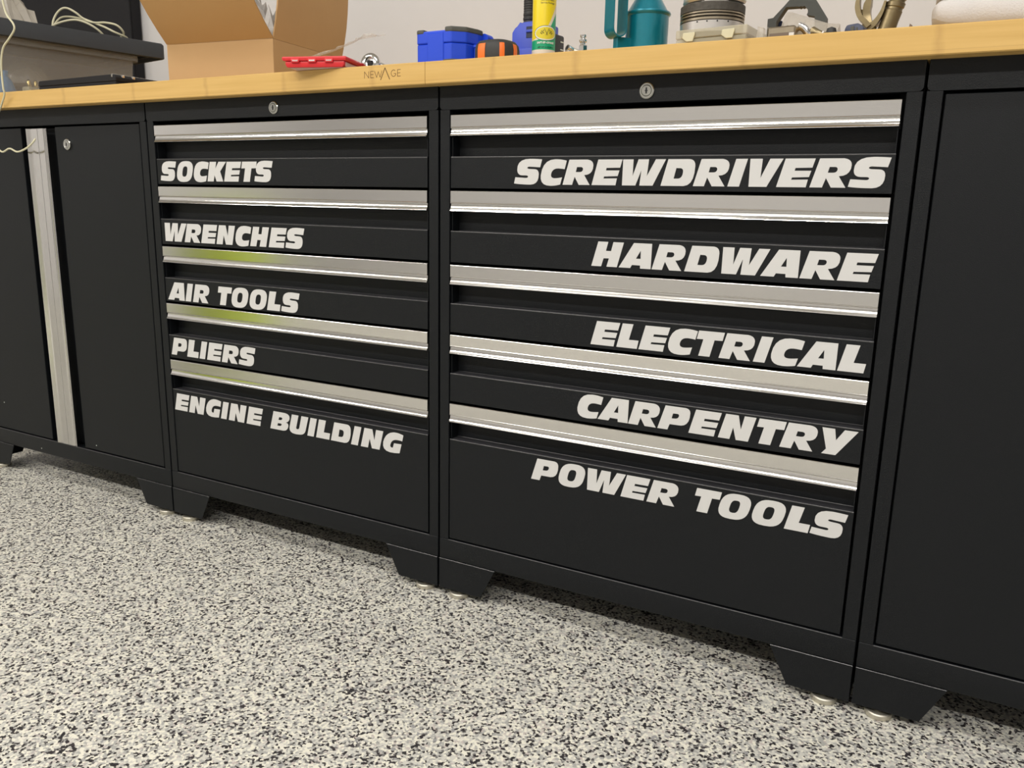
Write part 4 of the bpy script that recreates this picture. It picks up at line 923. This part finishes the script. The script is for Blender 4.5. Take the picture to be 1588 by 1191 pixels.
def skirt2(b):
    n = 72; V = []
    for k in range(n):
        a = 2 * PI * k / n; d = math.degrees(a) % 360
        def bump(c0, w): 
            t = abs((d - c0 + 180) % 360 - 180) / w
            return 0.5 + 0.5 * math.cos(PI * t) if t < 1 else 0.0
        zb = 0.0215 * (bump(218, 42) + bump(330, 34) + bump(100, 60)); zb = min(zb, 0.0215)
        zb = 0.0002 + zb; rr = 0.0400 + 0.004 * (zb / 0.022)
        V.append([b.verts.new((r_ * math.cos(a), r_ * math.sin(a), z)) for r_, z in ((rr, zb), (rr + 0.001, 0.030), (0.0440, 0.060), (0.0440, 0.085), (0.0, 0.085), (0.0, 0.080), (0.040, 0.078), (0.039, 0.055), (rr - 0.0035, 0.030), (rr - 0.0035, zb))][:4] +
                 [b.verts.new((r_ * math.cos(a), r_ * math.sin(a), z)) for r_, z in ((0.040, 0.083), (0.039, 0.055), (rr - 0.0035, 0.030), (rr - 0.0035, zb + 0.0005))])
    m_ = len(V[0])
    for k in range(n):
        A, B = V[k], V[(k + 1) % n]
        for j in range(m_): b.faces.new((A[j], A[(j + 1) % m_], B[(j + 1) % m_], B[j]))
part('skirt', 'alu', q, skirt2, True)
def flange(a0, a1):
    def f(b):
        n = 12; V = []
        for k in range(n + 1):
            a = math.radians(a0 + (a1 - a0) * k / n)
            V.append([b.verts.new((r_ * math.cos(a), r_ * math.sin(a), z)) for r_, z in ((0.0385, 0.0012), (0.0440, 0.0010), (0.0458, 0.0040), (0.0452, 0.0088), (0.0385, 0.0100))])
        for A, B in zip(V, V[1:]):
            for j in range(5): b.faces.new((A[j], A[(j + 1) % 5], B[(j + 1) % 5], B[j]))
        b.faces.new(V[0]); b.faces.new(V[-1])
    return f
part('rim', 'alu', q, flange(176, 250), True); part('rim', 'alu', q, flange(300, 352), True)
part('dark_inside', 'carbon', q, lambda b: lathe(b, [(0, 0.030), (0.0385, 0.030), (0.0385, 0.034), (0, 0.034)], 40), True)

# little clear bag
q = tag(part('clear_packet', 'clear', None, lambda b: prism(b, [(-0.006, 0.0), (0.0065, 0.0), (0.0048, 0.0270), (0.0010, 0.0255), (-0.0030, 0.0292)], 'y', -0.006, 0.008, bev=0.001), False, loc=(1.2095, 0.05, CT)), 'tiny clear plastic packet standing beside the parts box', 'packet')
# saw-like black handle
HX, HY = 1.2200, 0.25
q = thing('tool_handle', 'dark grey triangular tool handle with finger grip behind the clear bag', 'tool handle', (HX, HY, CT), 0)
def th(b):
    o = [(-0.044, 0.0), (-0.0435, 0.0745), (-0.0355, 0.0755), (-0.0200, 0.0915), (-0.0115, 0.1010), (0.0257, 0.0980), (0.0440, 0.0712), (0.0475, 0.0)]
    i_ = [(-0.0300, 0.0120), (-0.0300, 0.0700), (-0.0172, 0.0895), (0.0010, 0.0892), (0.0030, 0.0880), (0.0050, 0.0893), (0.0080, 0.0882), (0.0100, 0.0892), (0.0116, 0.0885), (0.0160, 0.0830), (0.0164, 0.0795), (0.0150, 0.0760), (0.0270, 0.0730), (0.0300, 0.0120)]
    bm = filled([o, i_], 0.018)
    me = bpy.data.meshes.new('t'); bm.to_mesh(me); bm.free(); b.from_mesh(me); bpy.data.meshes.remove(me)
part('grip_frame', 'navy', q, lambda b: bx(b, -0.0440, -0.0250, 0.0005, 0.0175, 0.058, 0.0742, bev=0.001))
part('handle_frame', 'grey_rub', q, th)
# grey hinge-like part with white tag
q = thing('metal_bracket', 'worn grey metal block with white tag beside the clear bag', 'metal part', (1.2290, 0.085, CT), -0.08)
box_part('block', 'ring', q, -0.0190, 0.0200, 0, 0.045, 0, 0.0340, bev=0.002)
part('face_plate', 'brown', q, lambda b: bx(b, -0.0150, 0.0195, -0.0012, 0.0, 0.0, 0.0250, bev=0.0004))
part('side_wing', 'clear', q, lambda b: prism(b, [(-0.0215, 0.0), (-0.0192, 0.0), (-0.0192, 0.0350), (-0.0197, 0.0350)], 'y', 0.0, 0.03))
box_part('tag', 'white_pl', q, 0.0125, 0.0195, -0.0030, -0.0016, 0.0170, 0.0240, bev=0.0003)
# clear bag with parts
def bagf(b):
    top = [(1.2160, 0.0), (1.2160, 0.0500), (1.2205, 0.0668), (1.2280, 0.0655), (1.2400, 0.0605), (1.2511, 0.0565), (1.2647, 0.0512), (1.2809, 0.0478), (1.2960, 0.0440), (1.2985, 0.0)]
    n = 5; V = []
    rnd = random.Random(3)
    for j in range(n):
        s = j / (n - 1); y = 0.135 + 0.045 * s; k = 1 - 0.35 * abs(s * 2 - 1) ** 2
        V.append([b.verts.new((x, y + rnd.uniform(-0.004, 0.004), max(0.0003, z * k + rnd.uniform(-0.0015, 0.0015) * (z > 0)) + CT)) for x, z in top])
    for A, B in zip(V, V[1:]):
        for i in range(len(top) - 1): b.faces.new((A[i], A[i + 1], B[i + 1], B[i]))
    b.faces.new(V[0]); b.faces.new(V[-1])
tag(part('parts_bag', 'bag', None, bagf), 'clear plastic bag of parts slumped in front of the dark tool handle', 'plastic bag')
q = thing('swivel_fitting', 'small tangled metal fitting in front of the clear bag', 'metal part', (1.262, 0.105, CT), 0.1)
part('elbow', 'chrome', q, lambda b: tube(b, catmull([(-0.013, 0, 0.036), (-0.006, 0, 0.033), (0.000, 0, 0.026), (0.004, 0.004, 0.016), (0.005, 0.006, 0.004)], 5), 0.0055, 12), True)
part('hose', 'bronze', q, lambda b: tube(b, catmull([(0.006, 0.004, 0.030), (0.013, 0, 0.025), (0.022, 0, 0.021), (0.032, 0.002, 0.021)], 5), [0.0055] * 16, 12), True)
part('ferrule', 'white_pl', q, lambda b: tube(b, [(0.0190, -0.006, 0.0205), (0.0215, -0.005, 0.0260)], 0.0016, 10), True)
part('knob', 'rubber', q, lambda b: lathe(b, [(0, 0), (0.0080, 0.001), (0.0085, 0.010), (0.0080, 0.024), (0.0058, 0.031), (0, 0.0335)], 24, c=(0.031, 0.004, 0)), True)

# dark blue cap / socket beside the bronze yoke
q = thing('dark_socket', 'dark navy plastic plug lying at the foot of the bronze yoke', 'plug', (1.3290, 0.062, CT), -0.12)
part('plug_body', 'navy', q, lambda b: prism(b, [(-0.0140, 0.0), (-0.0125, 0.0200), (-0.0105, 0.0248), (0.004, 0.0262), (0.0110, 0.0215), (0.0155, 0.0)], 'y', 0, 0.028, bev=0.002, seg=2), True)
box_part('contact', 'grey_rub', q, -0.0045, 0.0000, -0.0008, 0.001, 0.012, 0.0225, bev=0.0004)
box_part('contact', 'grey_rub', q, 0.0020, 0.0045, -0.0008, 0.001, 0.012, 0.0205, bev=0.0004)

# bronze yoke: U-shaped clevis with thick shank
q = thing('bronze_yoke', 'oily bronze metal yoke with two forked arms and thick shank', 'machine part', (1.3380, 0.125, CT), 0.0)
def ribbon(b, path, hw, th, mi=0):
    V = []
    for i, (x, y, z) in enumerate(path):
        a = Vector(path[max(i - 1, 0)]); c = Vector(path[min(i + 1, len(path) - 1)]); d = (c - a).normalized()
        n_ = Vector((0, 1, 0)).cross(d).normalized(); w = hw[i] if isinstance(hw, list) else hw; t = th[i] if isinstance(th, list) else th
        p = Vector((x, y, z))
        V.append([b.verts.new(p + n_ * t / 2 + Vector((0, s * w, 0))) for s in (-1, 1)] + [b.verts.new(p - n_ * t / 2 + Vector((0, s * w, 0))) for s in (1, -1)])
    for A, B in zip(V, V[1:]):
        for k in range(4): b.faces.new((A[k], A[(k + 1) % 4], B[(k + 1) % 4], B[k]))
    b.faces.new(V[0]); b.faces.new(V[-1])
part('fork_arm', 'bronze', q, lambda b: ribbon(b, catmull([(-0.0135, -0.002, 0.082), (-0.0150, -0.002, 0.070), (-0.0150, -0.002, 0.057), (-0.0110, -0.002, 0.045), (-0.0030, -0.002, 0.0370), (0.0020, -0.002, 0.0310)], 4), [0.009] * 25, [0.0020 + 0.0045 * min(1, i / 8) for i in range(25)]), True)
part('fork_arm', 'bronze', q, lambda b: ribbon(b, catmull([(-0.0005, 0.010, 0.080), (-0.0025, 0.010, 0.068), (-0.0045, 0.010, 0.057), (-0.0030, 0.010, 0.046), (0.0005, 0.008, 0.036)], 4), 0.009, [0.0015 + 0.0080 * min(1, i / 6) for i in range(17)]), True)
part('web', 'bronze', q, lambda b: ribbon(b, catmull([(-0.0085, 0.013, 0.057), (-0.0080, 0.013, 0.046), (-0.0030, 0.012, 0.038)], 4), 0.004, 0.009), True)
part('crotch', 'bronze', q, lambda b: ribbon(b, catmull([(-0.0035, 0.004, 0.030), (0.0040, 0.004, 0.032), (0.0110, 0.004, 0.039), (0.0165, 0.004, 0.050), (0.0195, 0.004, 0.063)], 4), 0.010, [0.010, 0.010, 0.0095, 0.009, 0.0085, 0.008, 0.0075, 0.007, 0.0065, 0.006, 0.0055, 0.005, 0.0045, 0.004, 0.0035, 0.003, 0.003]), True)
part('foot', 'bronze', q, lambda b: tube(b, [(0.001, 0.004, 0.0), (0.001, 0.004, 0.036)], [0.012, 0.0095], 20), True)
def shank(b):
    T = Matrix.Translation((0.0165, 0.004, 0.0)) @ Matrix.Diagonal((1.15, 1.15, 1.0, 1)) @ Matrix.Rotation(math.radians(13), 4, 'Y')
    lathe(b, [(0, 0.003), (0.0095, 0.003), (0.0102, 0.020), (0.0098, 0.040), (0.0102, 0.052), (0.0094, 0.053), (0.0094, 0.056), (0.0104, 0.057), (0.0106, 0.062), (0.0090, 0.0635), (0.0090, 0.066), (0.0098, 0.067), (0.0100, 0.074), (0.007, 0.076), (0.007, 0.088), (0, 0.088)], 32, T=T)
part('shank', 'bronze', q, shank, True)

# white folded towel and dark cloth
q = thing('folded_towel', 'folded white terry towel at the right end of the worktop', 'towel', (1.412, 0.02, CT), 0.0)
def towel(z0, z1, x0, x1, y0, y1, seed, wob=0.0025):
    def f(b):
        rnd = random.Random(seed); nx, k = 26, 14; V = []
        for i in range(nx + 1):
            s = i / nx; x = x0 + (x1 - x0) * s
            e = math.sqrt(max(0.0, 1 - max(0, 1 - s * nx / 1.6) ** 2)) if s * nx < 1.6 else 1.0
            e = max(e, 0.18); h = (z1 - z0) / 2 * e; zc = (z0 + z1) / 2 + 0.0015 * math.sin(s * 9 + seed); row = []
            for j in range(k):
                a = 2 * PI * j / k; c, sn = math.cos(a), math.sin(a)
                yy = (y0 + y1) / 2 - (y1 - y0) / 2 * math.copysign(abs(c) ** 0.35, c) * (0.97 + 0.03 * e); zz = zc + h * math.copysign(abs(sn) ** 0.55, sn)
                row.append(b.verts.new((x + rnd.uniform(-1, 1) * wob * 0.6, yy + rnd.uniform(-1, 1) * wob, max(z0, zz + rnd.uniform(-1, 1) * wob * 0.5))))
            V.append(row)
        for A, B in zip(V, V[1:]):
            for j in range(k): b.faces.new((A[j], A[(j + 1) % k], B[(j + 1) % k], B[j]))
        b.faces.new(V[0]); b.faces.new(V[-1])
    return f
tw = part('fold', 'cloth', q, towel(0.0, 0.0480, 0.0055, 0.42, 0.0, 0.22, 2), True)
part('hem', 'cloth', q, towel(0.0380, 0.0500, 0.0085, 0.42, 0.003, 0.21, 5), True)
for o in q.children:
    sd = o.modifiers.new('soft', 'SUBSURF'); sd.levels = 1; sd.render_levels = 2
tag(part('dark_rag', 'dark_cloth', None, lambda b: towel(0, 0.02, 0.0, 0.10, 0.0, 0.12, 9)(b), True, loc=(1.4290, 0.050, CT + 0.0450)), 'dark rag lying on top of the white towel', 'rag')
tag(part('wood_chip', 'brown', None, lambda b: prism(b, [(-0.003, 0), (0.003, 0), (0.0022, 0.0140), (-0.001, 0.0165)], 'y', 0, 0.003, bev=0.0003), False, loc=(1.3985, 0.04, CT)), 'tiny brown scrap between bronze yoke and white towel', 'scrap')

# scrap on the floor, and flecks
tag(part('floor_thread', 'white_pl', None, lambda b: tube(b, catmull([(0.548, -0.060, 0.0012), (0.556, -0.066, 0.0016), (0.564, -0.070, 0.0014), (0.569, -0.078, 0.0012)], 5), 0.0011, 6), True), 'small white thread on the floor below the left drawer cabinet', 'thread')

# made-up lime green drum, added out of view for its reflection in the pulls
q = thing('green_reflection_prop', 'unseen lime green drum shape added for its reflection in the handles', 'reflection prop', (-1.45, -1.5, 0.0))
part('prop_body', 'lime', q, lambda b: lathe(b, [(0, 0), (0.17, 0), (0.18, 0.01), (0.19, 0.60), (0.20, 0.61), (0.20, 0.63), (0, 0.63)], 40), True)
part('prop_lid', 'lime', q, lambda b: lathe(b, [(0, 0.631), (0.195, 0.631), (0.20, 0.64), (0.19, 0.66), (0.0, 0.68)], 40), True)
